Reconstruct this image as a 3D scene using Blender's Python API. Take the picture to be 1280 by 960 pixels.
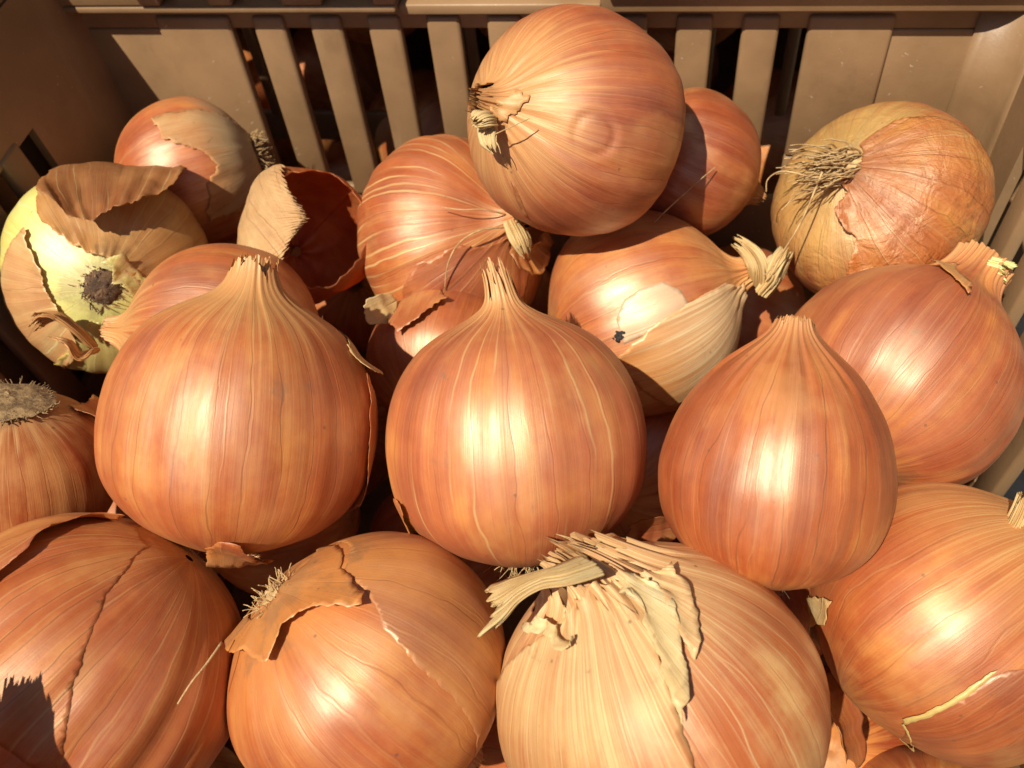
import bpy, bmesh, math, random
import numpy as np
from mathutils import Vector, Matrix, noise
from mathutils.geometry import delaunay_2d_cdt

for o in list(bpy.data.objects):
    bpy.data.objects.remove(o)
S = bpy.context.scene
COL = S.collection

# ------------------------------------------------------------ camera, sky, sun, exposure
cam = bpy.data.cameras.new('camera')
cam.lens = 31.16
cam.sensor_width = 36.0
cam.clip_start = 0.01
cam.clip_end = 100.0
camo = bpy.data.objects.new('camera', cam)
COL.objects.link(camo)
camo.matrix_world = Matrix(((0.9857, -0.0630, 0.1560, 0.1794),
                            (0.1430, 0.8022, -0.5796, -0.3309),
                            (-0.0886, 0.5937, 0.7998, 0.2066),
                            (0, 0, 0, 1)))
cam.dof.use_dof = True
cam.dof.focus_distance = 0.265
cam.dof.aperture_fstop = 18.0
S.camera = camo

SUN = Vector((-0.251, -0.439, 0.863)).normalized()       # towards the sun
elev = math.asin(SUN.z)
W = bpy.data.worlds.new('World')
S.world = W
W.use_nodes = True
nt = W.node_tree
sky = nt.nodes.new('ShaderNodeTexSky')
sky.sky_type = 'NISHITA'
sky.sun_disc = False
sky.sun_elevation = elev
sky.sun_rotation = math.atan2(SUN.x, SUN.y)
bg = nt.nodes['Background']
bg.inputs['Strength'].default_value = 0.05
nt.links.new(sky.outputs[0], bg.inputs[0])

sl = bpy.data.lights.new('sun', 'SUN')
sl.energy = 5.0
sl.angle = math.radians(0.55)
sl.color = (1.0, 0.92, 0.76)
so = bpy.data.objects.new('sun', sl)
COL.objects.link(so)
so.rotation_euler = SUN.to_track_quat('Z', 'Y').to_euler()
so.location = (-1, -2, 4)

S.view_settings.view_transform = 'Standard'
S.view_settings.look = 'None'
S.view_settings.exposure = 0.30
S.view_settings.gamma = 1.0
S.view_settings.use_curve_mapping = False
S.render.engine = 'CYCLES'
S.cycles.max_bounces = 8

# ------------------------------------------------------------ small helpers
def link(o, parent=None):
    COL.objects.link(o)
    if parent is not None:
        o.parent = parent
    return o

def thing(name, label, cat, loc=(0, 0, 0), group=None, rot=None):
    o = bpy.data.objects.new(name, None)
    o.empty_display_size = 0.01
    if rot is not None:
        o.matrix_world = Matrix.Translation(loc) @ rot.to_4x4()
    else:
        o.location = loc
    o['label'] = label
    o['category'] = cat
    if group:
        o['group'] = group
    return link(o)

def mesh_obj(name, verts, faces, mat, parent=None, smooth=True, attrs=None, normals=None):
    me = bpy.data.meshes.new(name)
    me.from_pydata([tuple(map(float, v)) for v in verts], [], [tuple(map(int, q)) for q in faces])
    me.update()
    if smooth:
        me.polygons.foreach_set('use_smooth', [True] * len(me.polygons))
    if attrs:
        for k, arr in attrs.items():
            arr = np.asarray(arr, dtype=np.float32)
            if arr.ndim == 2:
                at = me.attributes.new(k, 'FLOAT_VECTOR', 'POINT')
                at.data.foreach_set('vector', arr.ravel())
            else:
                at = me.attributes.new(k, 'FLOAT', 'POINT')
                at.data.foreach_set('value', arr)
    if normals is not None:
        me.normals_split_custom_set_from_vertices([tuple(map(float, n)) for n in normals])
    for m in (mat if isinstance(mat, (list, tuple)) else [mat]):
        me.materials.append(m)
    return link(bpy.data.objects.new(name, me), parent)

def bevel(o, w, seg=2):
    m = o.modifiers.new('bevel', 'BEVEL')
    m.width = w
    m.segments = seg
    m.limit_method = 'ANGLE'
    m.angle_limit = math.radians(35)
    o.data.polygons.foreach_set('use_smooth', [True] * len(o.data.polygons))
    return o

# ------------------------------------------------------------ node helpers
class N:
    def __init__(self, mat):
        self.t = mat.node_tree
    def new(self, ty, **kw):
        n = self.t.nodes.new(ty)
        for k, v in kw.items():
            setattr(n, k, v)
        return n
    def put(self, sock, v):
        if isinstance(v, bpy.types.NodeSocket):
            self.t.links.new(v, sock)
        elif isinstance(v, (tuple, list)) and len(v) == 3 and sock.type == 'RGBA':
            sock.default_value = (*v, 1)
        else:
            sock.default_value = v
    def attr(self, name, what='Fac'):
        n = self.new('ShaderNodeAttribute', attribute_name=name)
        return n.outputs[what]
    def math(self, op, a, b=0.0, c=0.0, clamp=False):
        n = self.new('ShaderNodeMath', operation=op, use_clamp=clamp)
        self.put(n.inputs[0], a); self.put(n.inputs[1], b); self.put(n.inputs[2], c)
        return n.outputs[0]
    def vmul(self, v, s):
        n = self.new('ShaderNodeVectorMath', operation='MULTIPLY')
        self.put(n.inputs[0], v); n.inputs[1].default_value = s
        return n.outputs[0]
    def vadd(self, v, s):
        n = self.new('ShaderNodeVectorMath', operation='ADD')
        self.put(n.inputs[0], v); self.put(n.inputs[1], s)
        return n.outputs[0]
    def noise(self, vec, scale, detail=3.0, rough=0.55, dist=0.0):
        n = self.new('ShaderNodeTexNoise')
        self.put(n.inputs['Vector'], vec)
        n.inputs['Scale'].default_value = scale
        n.inputs['Detail'].default_value = detail
        n.inputs['Roughness'].default_value = rough
        n.inputs['Distortion'].default_value = dist
        return n.outputs['Fac']
    def step(self, x, lo, hi):
        n = self.new('ShaderNodeMapRange', interpolation_type='SMOOTHSTEP')
        self.put(n.inputs[0], x); self.put(n.inputs[1], lo); self.put(n.inputs[2], hi)
        return n.outputs[0]
    def mix(self, f, a, b, mode='MIX'):
        n = self.new('ShaderNodeMix', data_type='RGBA', blend_type=mode)
        self.put(n.inputs[0], f); self.put(n.inputs[6], a); self.put(n.inputs[7], b)
        return n.outputs[2]
    def edge1d(self, w, rnd=1.0):
        n = self.new('ShaderNodeTexVoronoi', voronoi_dimensions='1D', feature='DISTANCE_TO_EDGE')
        self.put(n.inputs['W'], w)
        n.inputs['Scale'].default_value = 1.0
        n.inputs['Randomness'].default_value = rnd
        return n.outputs['Distance']

def material(name):
    m = bpy.data.materials.new(name)
    m.use_nodes = True
    return m, N(m), m.node_tree.nodes['Principled BSDF']

SKIN = dict(deep=(0.25, 0.036, 0.009), mid=(0.43, 0.096, 0.022), gold=(0.60, 0.225, 0.053),
            straw=(0.62, 0.375, 0.145), pale=(0.72, 0.56, 0.33), vein=0.60, rib=0.12, ribw=0.05, nv=20,
            neck=(0.72, 1.12), root=(-0.84, -0.60), patch=0.0, dirt=0.34, bias=0.0, shift=0.0,
            rough=0.50, wrinkle=0.09, thin=0.0, seed=0.0, rootcol=None, bump=0.28, coat=0.85)

def skin_mat(name, **kw):
    p = dict(SKIN); p.update(kw)
    m, n, b = material(name)
    sk = n.attr('skin', 'Vector')
    ang = n.attr('ang')
    zz = n.attr('zz')
    sd = p['seed']
    off = (sd * 3.17, sd * 1.73, sd * 2.31)
    wav = n.noise(n.vadd(n.vmul(sk, (1.6, 1.6, 3.0)), off), 1.0, 3)
    # broad tone, drawn out along the meridians
    broad = n.noise(n.vadd(n.vmul(sk, (2.2, 2.2, 1.3)), off), 1.0, 4, 0.6)
    streak = n.noise(n.vadd(n.vmul(sk, (13.0, 13.0, 1.5)), off), 1.0, 5, 0.6)
    fine = n.noise(n.vadd(n.vmul(sk, (80.0, 80.0, 2.0)), off), 1.0, 4, 0.65)
    tex = n.new('ShaderNodeTexCoord')
    cloud = n.noise(n.vadd(tex.outputs['Object'], off), 55.0, 4, 0.6)
    grain = n.noise(n.vadd(tex.outputs['Object'], off), 900.0, 3, 0.6)
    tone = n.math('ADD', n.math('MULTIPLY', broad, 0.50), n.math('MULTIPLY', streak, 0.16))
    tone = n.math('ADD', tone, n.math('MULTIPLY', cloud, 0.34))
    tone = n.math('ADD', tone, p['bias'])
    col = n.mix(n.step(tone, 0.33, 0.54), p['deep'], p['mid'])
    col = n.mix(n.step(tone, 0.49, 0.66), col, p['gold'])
    red = n.noise(n.vadd(n.vmul(tex.outputs['Object'], (1, 1, .7)), (sd * 2.7, sd, 3.3)), 30.0, 4, 0.55)
    yel = n.noise(n.vadd(n.vmul(tex.outputs['Object'], (1, 1, .6)), (sd, 7.7, sd * 1.9)), 38.0, 4, 0.6)
    col = n.mix(n.math('MULTIPLY', n.step(red, 0.50, 0.68), 0.55), col, n.mix(0.4, p['deep'], p['mid']))
    col = n.mix(n.math('MULTIPLY', n.step(yel, 0.52, 0.70), 0.50), col, n.mix(0.3, p['gold'], p['straw']))
    # fine fibres
    col = n.mix(n.math('MULTIPLY', n.step(fine, 0.48, 0.78), 0.24), col, p['straw'])
    col = n.mix(n.math('MULTIPLY', n.step(fine, 0.48, 0.26), 0.22), col, p['deep'])
    # dark veins that run from root to neck, spaced unevenly, broken along their length
    w = n.math('ADD', n.math('MULTIPLY', ang, p['nv'] / (2 * math.pi)), n.math('MULTIPLY', wav, 1.1))
    e1 = n.edge1d(n.math('ADD', w, sd * 7.3), 0.85)
    vline = n.step(e1, 0.032, 0.006)
    brk = n.noise(n.vadd(n.vmul(sk, (4.0, 4.0, 1.8)), off), 1.0, 3)
    vline = n.math('MULTIPLY', vline, n.step(brk, 0.36, 0.52))
    col = n.mix(n.math('MULTIPLY', vline, p['vein']), col, n.mix(0.7, p['deep'], (0.16, 0.05, 0.015)))
    # pale ribs
    e2 = n.edge1d(n.math('ADD', n.math('MULTIPLY', w, 1.35), 31.7 + sd), 1.0)
    rline = n.step(e2, p['ribw'], 0.006)
    rline = n.math('MULTIPLY', rline, n.step(brk, 0.60, 0.40))
    col = n.mix(n.math('MULTIPLY', rline, p['rib']), col, p['straw'])
    # straw towards the neck, pale towards the root plate
    nz = n.math('ADD', zz, n.math('MULTIPLY', n.math('SUBTRACT', streak, 0.5), 0.75))
    nk = n.step(nz, p['neck'][0], p['neck'][1])
    strawv = n.mix(n.step(fine, 0.40, 0.66), n.mix(0.45, p['mid'], p['straw']), p['straw'])
    col = n.mix(n.math('MULTIPLY', nk, 0.85), col, strawv)
    rt = n.step(nz, p['root'][1], p['root'][0])
    col = n.mix(n.math('MULTIPLY', rt, 0.75), col, p['rootcol'] or p['gold'])
    # papery patches where an outer layer has flaked or bleached: crisp outline
    if p['patch'] > 0:
        pn = n.noise(n.vadd(n.vmul(sk, (1.5, 1.5, 2.4)), (sd * 5.1, 2.2, sd)), 1.0, 6, 0.62)
        pm = n.step(pn, 0.60 - 0.16 * p['patch'], 0.615 - 0.16 * p['patch'])
        col = n.mix(n.math('MULTIPLY', pm, 0.55), col, n.mix(streak, p['straw'], p['pale']))
    # grey dust and specks
    dn = n.noise(n.vadd(n.vmul(tex.outputs['Object'], (1, 1, 1)), (sd, 9.1, 4.4)), 130.0, 5, 0.7)
    spots = n.step(dn, 0.72 - 0.14 * p['dirt'], 0.80 - 0.10 * p['dirt'])
    col = n.mix(n.math('MULTIPLY', spots, 0.30 + 0.4 * p['dirt']), col, (0.14, 0.11, 0.08))
    # soil: a brown film in blotches, more of it round the root end
    so1 = n.noise(n.vadd(tex.outputs['Object'], (sd * 1.3, 4.0, sd)), 62.0, 6, 0.7)
    so2 = n.math('ADD', so1, n.math('MULTIPLY', n.step(zz, -0.55, -0.95), 0.22))
    col = n.mix(n.math('MULTIPLY', n.step(so2, 0.60, 0.76), 0.45), col, (0.17, 0.105, 0.055))
    vor = n.new('ShaderNodeTexVoronoi', feature='F1')
    n.put(vor.inputs['Vector'], n.vadd(tex.outputs['Object'], off))
    vor.inputs['Scale'].default_value = 210.0
    keep = n.math('GREATER_THAN', n.math('FRACT', n.math('MULTIPLY', vor.outputs['Color'], 7.31)), 0.93)
    dot = n.math('MULTIPLY', n.step(vor.outputs['Distance'], 0.16, 0.06), keep)
    col = n.mix(n.math('MULTIPLY', dot, 0.6), col, (0.10, 0.05, 0.03))
    n.put(b.inputs['Base Color'], col)
    rg = n.math('ADD', p['rough'] - 0.10, n.math('MULTIPLY', fine, 0.22))
    rg = n.math('ADD', rg, n.math('MULTIPLY', nk, 0.22), clamp=True)
    n.put(b.inputs['Roughness'], rg)
    b.inputs['Specular IOR Level'].default_value = 0.30
    b.inputs['Specular Tint'].default_value = (1.0, 0.90, 0.62, 1)
    b.inputs['Subsurface Weight'].default_value = 0.12
    b.inputs['Subsurface Radius'].default_value = (0.010, 0.004, 0.0015)
    b.inputs['Subsurface Scale'].default_value = 0.35
    # relief: fibres, veins, slight crinkle
    hgt = n.math('ADD', n.math('MULTIPLY', fine, 0.5), n.math('MULTIPLY', streak, 0.5))
    hgt = n.math('SUBTRACT', hgt, n.math('MULTIPLY', vline, 0.35))
    hgt = n.math('ADD', hgt, n.math('MULTIPLY', rline, 0.25))
    hgt = n.math('ADD', hgt, n.math('MULTIPLY', grain, 0.10))
    if p['wrinkle'] > 0:
        wr = n.noise(n.vadd(tex.outputs['Object'], off), 120.0, 5, 0.6, 0.8)
        hgt = n.math('ADD', hgt, n.math('MULTIPLY', wr, 3.0 * p['wrinkle']))
    bp = n.new('ShaderNodeBump')
    bp.inputs['Strength'].default_value = p['bump']
    bp.inputs['Distance'].default_value = 0.0009
    n.put(bp.inputs['Height'], hgt)
    n.put(b.inputs['Normal'], bp.outputs[0])
    b2 = n.new('ShaderNodeBump')
    b2.inputs['Strength'].default_value = p['bump'] * 0.5
    b2.inputs['Distance'].default_value = 0.0009
    n.put(b2.inputs['Height'], hgt)
    surf = b.outputs[0]
    # the waxy, golden sheen of dry skin: a broad lobe and a tighter one
    dull = n.math('ADD', 0.55, n.math('MULTIPLY', n.step(n.noise(n.vadd(n.vmul(sk, (5, 5, 4)), off), 1.0, 5, 0.65), 0.36, 0.62), 0.60))
    for fac, rgh, tint in ((0.05, 0.65, (1.0, 0.74, 0.48)), (0.105, 0.475, (1.0, 0.91, 0.72))):
        gl = n.new('ShaderNodeBsdfGlossy')
        gl.inputs['Color'].default_value = (*tint, 1)
        n.put(gl.inputs['Roughness'], n.math('ADD', rgh - .05, n.math('MULTIPLY', fine, 0.10)))
        n.put(gl.inputs['Normal'], b2.outputs[0])
        mg = n.new('ShaderNodeMixShader')
        n.put(mg.inputs[0], n.math('MULTIPLY', dull, n.math('MULTIPLY', n.math('SUBTRACT', 1.0, n.math('MULTIPLY', nk, 0.6)), fac * p['coat'] / 0.85)))
        n.put(mg.inputs[1], surf); n.put(mg.inputs[2], gl.outputs[0])
        surf = mg.outputs[0]
    n.put(m.node_tree.nodes['Material Output'].inputs['Surface'], surf)
    if p['thin'] > 0:
        tr = n.new('ShaderNodeBsdfTranslucent')
        n.put(tr.inputs['Color'], n.mix(0.35, col, p['gold']))
        mx = n.new('ShaderNodeMixShader')
        mx.inputs[0].default_value = p['thin']
        n.put(mx.inputs[1], surf); n.put(mx.inputs[2], tr.outputs[0])
        n.put(m.node_tree.nodes['Material Output'].inputs['Surface'], mx.outputs[0])
    return m

def plastic_mat(name, base, worn=0.5):
    m, n, b = material(name)
    tex = n.new('ShaderNodeTexCoord').outputs['Object']
    a = n.noise(tex, 14.0, 5, 0.6)
    f = n.noise(tex, 700.0, 3, 0.6)
    s = n.noise(n.vmul(tex, (60, 60, 6)), 1.0, 5, 0.7)
    lo = tuple(c * 0.80 for c in base)
    hi = tuple(min(1, c * 1.12 + 0.01) for c in base)
    col = n.mix(n.step(a, 0.35, 0.68), lo, hi)
    col = n.mix(n.math('MULTIPLY', n.step(s, 0.58, 0.75), 0.25 * worn), col, (0.52, 0.42, 0.30))
    d = n.noise(tex, 320.0, 4, 0.7)
    col = n.mix(n.math('MULTIPLY', n.step(d, 0.70, 0.78), 0.5 * worn), col, (0.60, 0.50, 0.38))
    rot = n.new('ShaderNodeMapping'); rot.inputs['Rotation'].default_value = (.4, .7, .5)
    n.put(rot.inputs['Vector'], tex)
    for k_, sc_ in enumerate(((900, 900, 14), (16, 800, 800))):
        sn = n.noise(n.vmul(rot.outputs[0], sc_), 1.0, 2, 0.5)
        gate = n.step(n.noise(tex, 60.0 + 30 * k_, 2, 0.5), 0.54, 0.62)
        col = n.mix(n.math('MULTIPLY', n.math('MULTIPLY', n.step(sn, 0.70, 0.76), gate), 0.80), col, (0.50, 0.40, 0.30))
    gr = n.noise(n.vmul(tex, (1, 1, .5)), 45.0, 6, 0.7)
    col = n.mix(n.math('MULTIPLY', n.step(gr, 0.56, 0.72), 0.35), col, (0.15, 0.085, 0.045))
    n.put(b.inputs['Base Color'], col)
    n.put(b.inputs['Roughness'], n.math('ADD', 0.34, n.math('MULTIPLY', f, 0.25)))
    bp = n.new('ShaderNodeBump')
    bp.inputs['Strength'].default_value = 0.12
    bp.inputs['Distance'].default_value = 0.0006
    n.put(bp.inputs['Height'], n.math('ADD', f, n.math('MULTIPLY', s, 0.6)))
    n.put(b.inputs['Normal'], bp.outputs[0])
    return m

def rough_mat(name, c1, c2, scale, c3=None, rough=0.9, bump=0.6, dist=0.001):
    m, n, b = material(name)
    tex = n.new('ShaderNodeTexCoord').outputs['Object']
    a = n.noise(tex, scale, 6, 0.65)
    f = n.noise(tex, scale * 6, 4, 0.7)
    col = n.mix(n.step(a, 0.35, 0.65), c1, c2)
    if c3:
        col = n.mix(n.step(f, 0.58, 0.70), col, c3)
    n.put(b.inputs['Base Color'], col)
    b.inputs['Roughness'].default_value = rough
    bp = n.new('ShaderNodeBump')
    bp.inputs['Strength'].default_value = bump
    bp.inputs['Distance'].default_value = dist
    n.put(bp.inputs['Height'], n.math('ADD', a, n.math('MULTIPLY', f, 0.5)))
    n.put(b.inputs['Normal'], bp.outputs[0])
    return m

M_PLASTIC = plastic_mat('tan_plastic', (0.268, 0.156, 0.074))
M_GROUND = rough_mat('concrete', (0.28, 0.25, 0.17), (0.37, 0.335, 0.235), 30.0, (0.20, 0.175, 0.12), 0.9, 0.5, 0.002)
M_STONE = rough_mat('grey_stone', (0.26, 0.25, 0.20), (0.38, 0.36, 0.29), 90.0)
M_ROOT = rough_mat('dry_roots', (0.38, 0.22, 0.09), (0.60, 0.42, 0.20), 260.0)
M_ROOTBROWN = rough_mat('matted_roots', (0.14, 0.08, 0.035), (0.40, 0.26, 0.12), 420.0, (0.55, 0.40, 0.21))
M_ROOTDARK = rough_mat('earthy_roots', (0.05, 0.026, 0.014), (0.15, 0.08, 0.04), 260.0, (0.34, 0.24, 0.13))
M_MOULD = rough_mat('black_mould', (0.012, 0.010, 0.010), (0.05, 0.045, 0.045), 500.0)

# ------------------------------------------------------------ the crate
def box_mesh(name, x0, x1, y0, y1, z0, z1, parent, mat=M_PLASTIC, bev=0.0012, seg=2):
    v = [(x, y, z) for x in (x0, x1) for y in (y0, y1) for z in (z0, z1)]
    fc = [(0, 1, 3, 2), (4, 6, 7, 5), (0, 4, 5, 1), (2, 3, 7, 6), (0, 2, 6, 4), (1, 5, 7, 3)]
    o = mesh_obj(name, v, fc, mat, parent, smooth=False)
    if bev:
        bevel(o, bev, seg)
    return o

def pts_box(name, corners, parent, bev=0.0012, mat=M_PLASTIC):
    """eight corners, bottom ring then top ring (same order)"""
    fc = [(3, 2, 1, 0), (4, 5, 6, 7)] + [(i, (i + 1) % 4, (i + 1) % 4 + 4, i + 4) for i in range(4)]
    o = mesh_obj(name, corners, fc, mat, parent, smooth=False)
    if bev:
        bevel(o, bev)
    return o

XL, XR = -0.080, 0.3095         # inner width of the crate at the rim
YB, YF = 0.0, -0.54             # back and front inner faces at the rim
ZT, ZF = 0.040, -0.190          # top of rim, floor
TB = 0.052                      # how far the back wall leans outwards (dy per dz)
PITCH = 0.0257

def by(z, proud=0.0):
    """y of the back wall's inner face at height z"""
    return TB * z - proud

def back_piece(name, x0, x1, z0, z1, proud, thick, parent, bev=0.0011):
    c = []
    for z in (z0, z1):
        y0 = by(z, proud)
        c += [(x0, y0, z), (x1, y0, z), (x1, y0 + thick, z), (x0, y0 + thick, z)]
    return pts_box(name, c, parent, bev)

def side_x(side, z):
    return XL - 0.06 * z * -1 if side < 0 else XR

def side_piece(name, side, y0, y1, z0, z1, proud, thick, parent, bev=0.0011):
    c = []
    for z in (z0, z1):
        if side < 0:
            xi = XL + 0.05 * -z + proud
            xo = xi - thick
        else:
            xi = XR + 0.01 * z - proud
            xo = xi + thick
        a, b_ = (xo, xi) if side < 0 else (xi, xo)
        c += [(a, y0, z), (b_, y0, z), (b_, y1, z), (a, y1, z)]
    return pts_box(name, c, parent, bev)

ZSLOT = -0.083
def build_crate(label):
    t = thing('crate', label, 'crate', (0, 0, 0), 'plastic crates')
    k = PITCH
    # back wall: solid fields at both ends, beam over the slots, band under them
    back_piece('wall_panel', XL - 0.002, -0.43 * k, ZSLOT, 0.0, 0, 0.004, t)
    back_piece('wall_panel', 9.0 * k, XR + 0.002, ZSLOT, 0.0, 0, 0.004, t)
    back_piece('wall_panel', XL - 0.002, XR + 0.002, ZF, ZSLOT - 0.0003, 0, 0.004, t)
    # beam, with the handle opening over it
    back_piece('beam', XL - 0.002, XR + 0.002, 0.0003, 0.0115, 0, 0.0045, t, 0.0008)
    hx0, hx1 = 2.62 * k, 5.85 * k
    P_ = 0.0086
    # left rim: a lip with short slots above it
    back_piece('rim', XL - 0.002, hx0, 0.0118, 0.0150, P_, 0.012, t, 0.0010)
    edges = [XL - 0.002] + [q for i0 in (-1.36, -0.10, 1.42) for q in (i0 * k, (i0 + 0.84) * k)] + [hx0]
    for a_, b_ in zip(edges[0::2], edges[1::2]):
        back_piece('rim_post', a_, b_, 0.0152, 0.0358, P_, 0.012, t, 0.0010)
    back_piece('rim', hx1, XR + 0.002, 0.0118, 0.0358, P_, 0.012, t, 0.0010)
    back_piece('shade_board', XL - 0.002, XR + 0.002, ZT + 0.0002, 0.150, 0.0, 0.006, t, 0.0015)  # added board above the view, blocks sun from the crate behind
    back_piece('flange', XL + 0.030, hx0 - 0.004, 0.0360, ZT, P_ + 0.0125, 0.026, t, 0.0010)
    back_piece('flange', hx1 - 0.002, XR + 0.002, 0.0360, ZT, P_ + 0.0125, 0.026, t, 0.0010)
    back_piece('handle_sill', hx0 + 0.0003, hx1 - 0.0003, 0.0090, 0.0136, 0.0050, 0.014, t, 0.0008)
    back_piece('handle_bar', hx0 - 0.0037, hx1 - 0.0023, 0.036, ZT, 0.0, 0.006, t, 0.0010)
    # raised slats
    for i in range(9):
        x0 = i * k
        back_piece('slat', x0, x0 + 0.0143, ZSLOT - 0.004, 0.0066, 0.0022, 0.0058, t, 0.0016)
    back_piece('raised_panel', -1.74 * k, -0.43 * k + 0.0006, ZSLOT - 0.004, 0.0066, 0.0022, 0.004, t, 0.0016)
    back_piece('raised_panel', 9.0 * k - 0.0006, 10.22 * k, -0.0585, 0.0066, 0.0022, 0.004, t, 0.0014)
    back_piece('raised_panel', 9.0 * k - 0.0006, 10.22 * k, ZSLOT - 0.004, -0.0588, 0.0017, 0.004, t, 0.0014)
    # side walls with upright slots
    for side in (-1, 1):
        ztop, zbot = (-0.006, -0.10) if side < 0 else (-0.020, -0.115)
        side_piece('wall_panel', side, YF, 0.002, ztop, ZT - 0.006, 0, 0.004, t, 0)
        side_piece('wall_panel', side, YF, 0.002, ZF, zbot, 0, 0.004, t, 0)
        first = -0.062 if side < 0 else -0.043
        side_piece('wall_panel', side, first, 0.002, zbot, ztop, 0, 0.004, t, 0)
        y = first
        while y > YF + 0.07:
            y0 = y - 0.0125
            side_piece('slat', side, y0 - 0.0132, y0, zbot - 0.003, ztop + 0.003, 0.0012, 0.0052, t, 0.0014)
            y -= PITCH
        side_piece('wall_panel', side, YF, y - 0.0125, zbot + 0.0003, ztop - 0.0003, 0, 0.004, t)
        side_piece('rim', side, YF - 0.004, 0.004, ZT - 0.0055, ZT, 0.0, 0.014, t)
    # rounded corners
    for side in (1,):
        v, f, ns = [], [], 7
        zs = (ZF, -0.10, -0.03, 0.0115) if side > 0 else (ZF, -0.1, 0.0115)
        for z in zs:
            r = 0.017 if side > 0 else 0.012
            xi = XR + 0.01 * z if side > 0 else XL - 0.05 * z
            yi = by(z)
            for q in range(ns + 1):
                a = (math.pi / 2) * q / ns
                cx = xi - side * r
                v.append((cx + side * r * math.sin(a) * 1.004, yi - r + r * math.cos(a) * 1.004 - 0.0004, z))
        for j in range(len(zs) - 1):
            for q in range(ns):
                a = j * (ns + 1) + q
                f.append((a, a + 1, a + ns + 2, a + ns + 1))
        o = mesh_obj('corner', v, f, M_PLASTIC, t)
        sm = o.modifiers.new('thick', 'SOLIDIFY'); sm.thickness = 0.0015; sm.offset = 0
    # front wall and floor
    box_mesh('wall_panel', XL - 0.002, XR + 0.002, YF - 0.004, YF, ZF, ZT - 0.001, t)
    box_mesh('floor_panel', XL, XR, YF, by(ZF), ZF - 0.0055, ZF - 0.0042, t)
    n = 14
    for i in range(n):
        x0 = XL + 0.008 + (XR - XL - 0.016) * i / n
        box_mesh('floor_bar', x0, x0 + 0.021, YF, 0.0 + by(ZF), ZF - 0.004, ZF, t)
    return t

crate = build_crate('tan plastic crate with slatted walls, filled with brown onions')

def copy_tree(src, loc, label):
    r = src.copy(); COL.objects.link(r)
    r.location = loc
    r['label'] = label
    for ch in src.children:
        c = ch.copy(); COL.objects.link(c); c.parent = r
        for g in ch.children:
            d = g.copy(); COL.objects.link(d); d.parent = c
    return r

# the neighbour behind: its near wall has wide window openings
def build_back_neighbour():
    t = thing('crate', 'darker tan crate standing just behind the slatted back wall', 'crate', (0, 0.056, 0), 'plastic crates')
    x0, x1 = XL - 0.16, XR + 0.12
    box_mesh('wall_panel', x0, x1, 0, 0.004, -0.104, -0.0855, t)
    box_mesh('rim', x0, x1, -0.002, 0.006, 0.004, 0.040, t)
    x = x0 + 0.009
    while x < x1:
        box_mesh('slat', x, x + 0.0055, -0.0010, 0.0044, -0.0865, 0.0060, t, bev=0.0015)
        x += PITCH * 1.5
    for xp in (x0, x1 - 0.02):
        box_mesh('corner_post', xp, xp + 0.02, 0.0002, 0.0038, ZF, -0.1045, t)
    box_mesh('wall_panel', x0, x1, 0.36, 0.364, ZF, 0.04, t)
    box_mesh('wall_panel', x0 - 0.004, x0, 0.0, 0.364, ZF, 0.04, t)
    box_mesh('wall_panel', x1, x1 + 0.004, 0.0, 0.364, ZF, 0.04, t)
    box_mesh('floor_panel', x0, x1, 0, 0.364, ZF - 0.004, ZF, t)
    return t
build_back_neighbour()
def build_shade_stack():  # added out of view so the crate below it stays dark inside
    t = thing('crate', 'unseen crate added on top of the one behind to shade its inside', 'crate', (0, 0.056, 0.0405), 'plastic crates')
    x0, x1 = XL - 0.16, XR + 0.12
    box_mesh('floor_panel', x0, x1, 0.002, 0.362, 0, 0.004, t)
    for y in (0.002, 0.358):
        box_mesh('wall_panel', x0, x1, y, y + 0.004, 0.0042, 0.2, t)
    for x in (x0, x1 - 0.004):
        box_mesh('wall_panel', x, x + 0.004, 0.0062, 0.3578, 0.0042, 0.2, t)
    return t
build_shade_stack()

def build_side_neighbour():
    t = thing('crate', 'crate in shade close beyond the left slatted wall', 'crate', (-0.0946, 0, 0), 'plastic crates')
    box_mesh('wall_panel', -0.004, 0.0, YF, 0.02, ZF, 0.0396, t)
    box_mesh('wall_panel', -0.304, -0.300, YF, 0.02, ZF, 0.0396, t)
    box_mesh('wall_panel', -0.3, -0.0045, YF, YF + 0.004, ZF, 0.033, t)
    box_mesh('wall_panel', -0.3, -0.0045, 0.016, 0.02, ZF, 0.033, t)
    box_mesh('floor_panel', -0.3, -0.0045, YF, 0.02, ZF - 0.004, ZF, t)
    return t
build_side_neighbour()

# ground
g = mesh_obj('ground', [(-40, -40, ZF - 0.008), (40, -40, ZF - 0.008), (40, 40, ZF - 0.008), (-40, 40, ZF - 0.008)], [(0, 1, 2, 3)], M_GROUND)
g['kind'] = 'structure'

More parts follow.
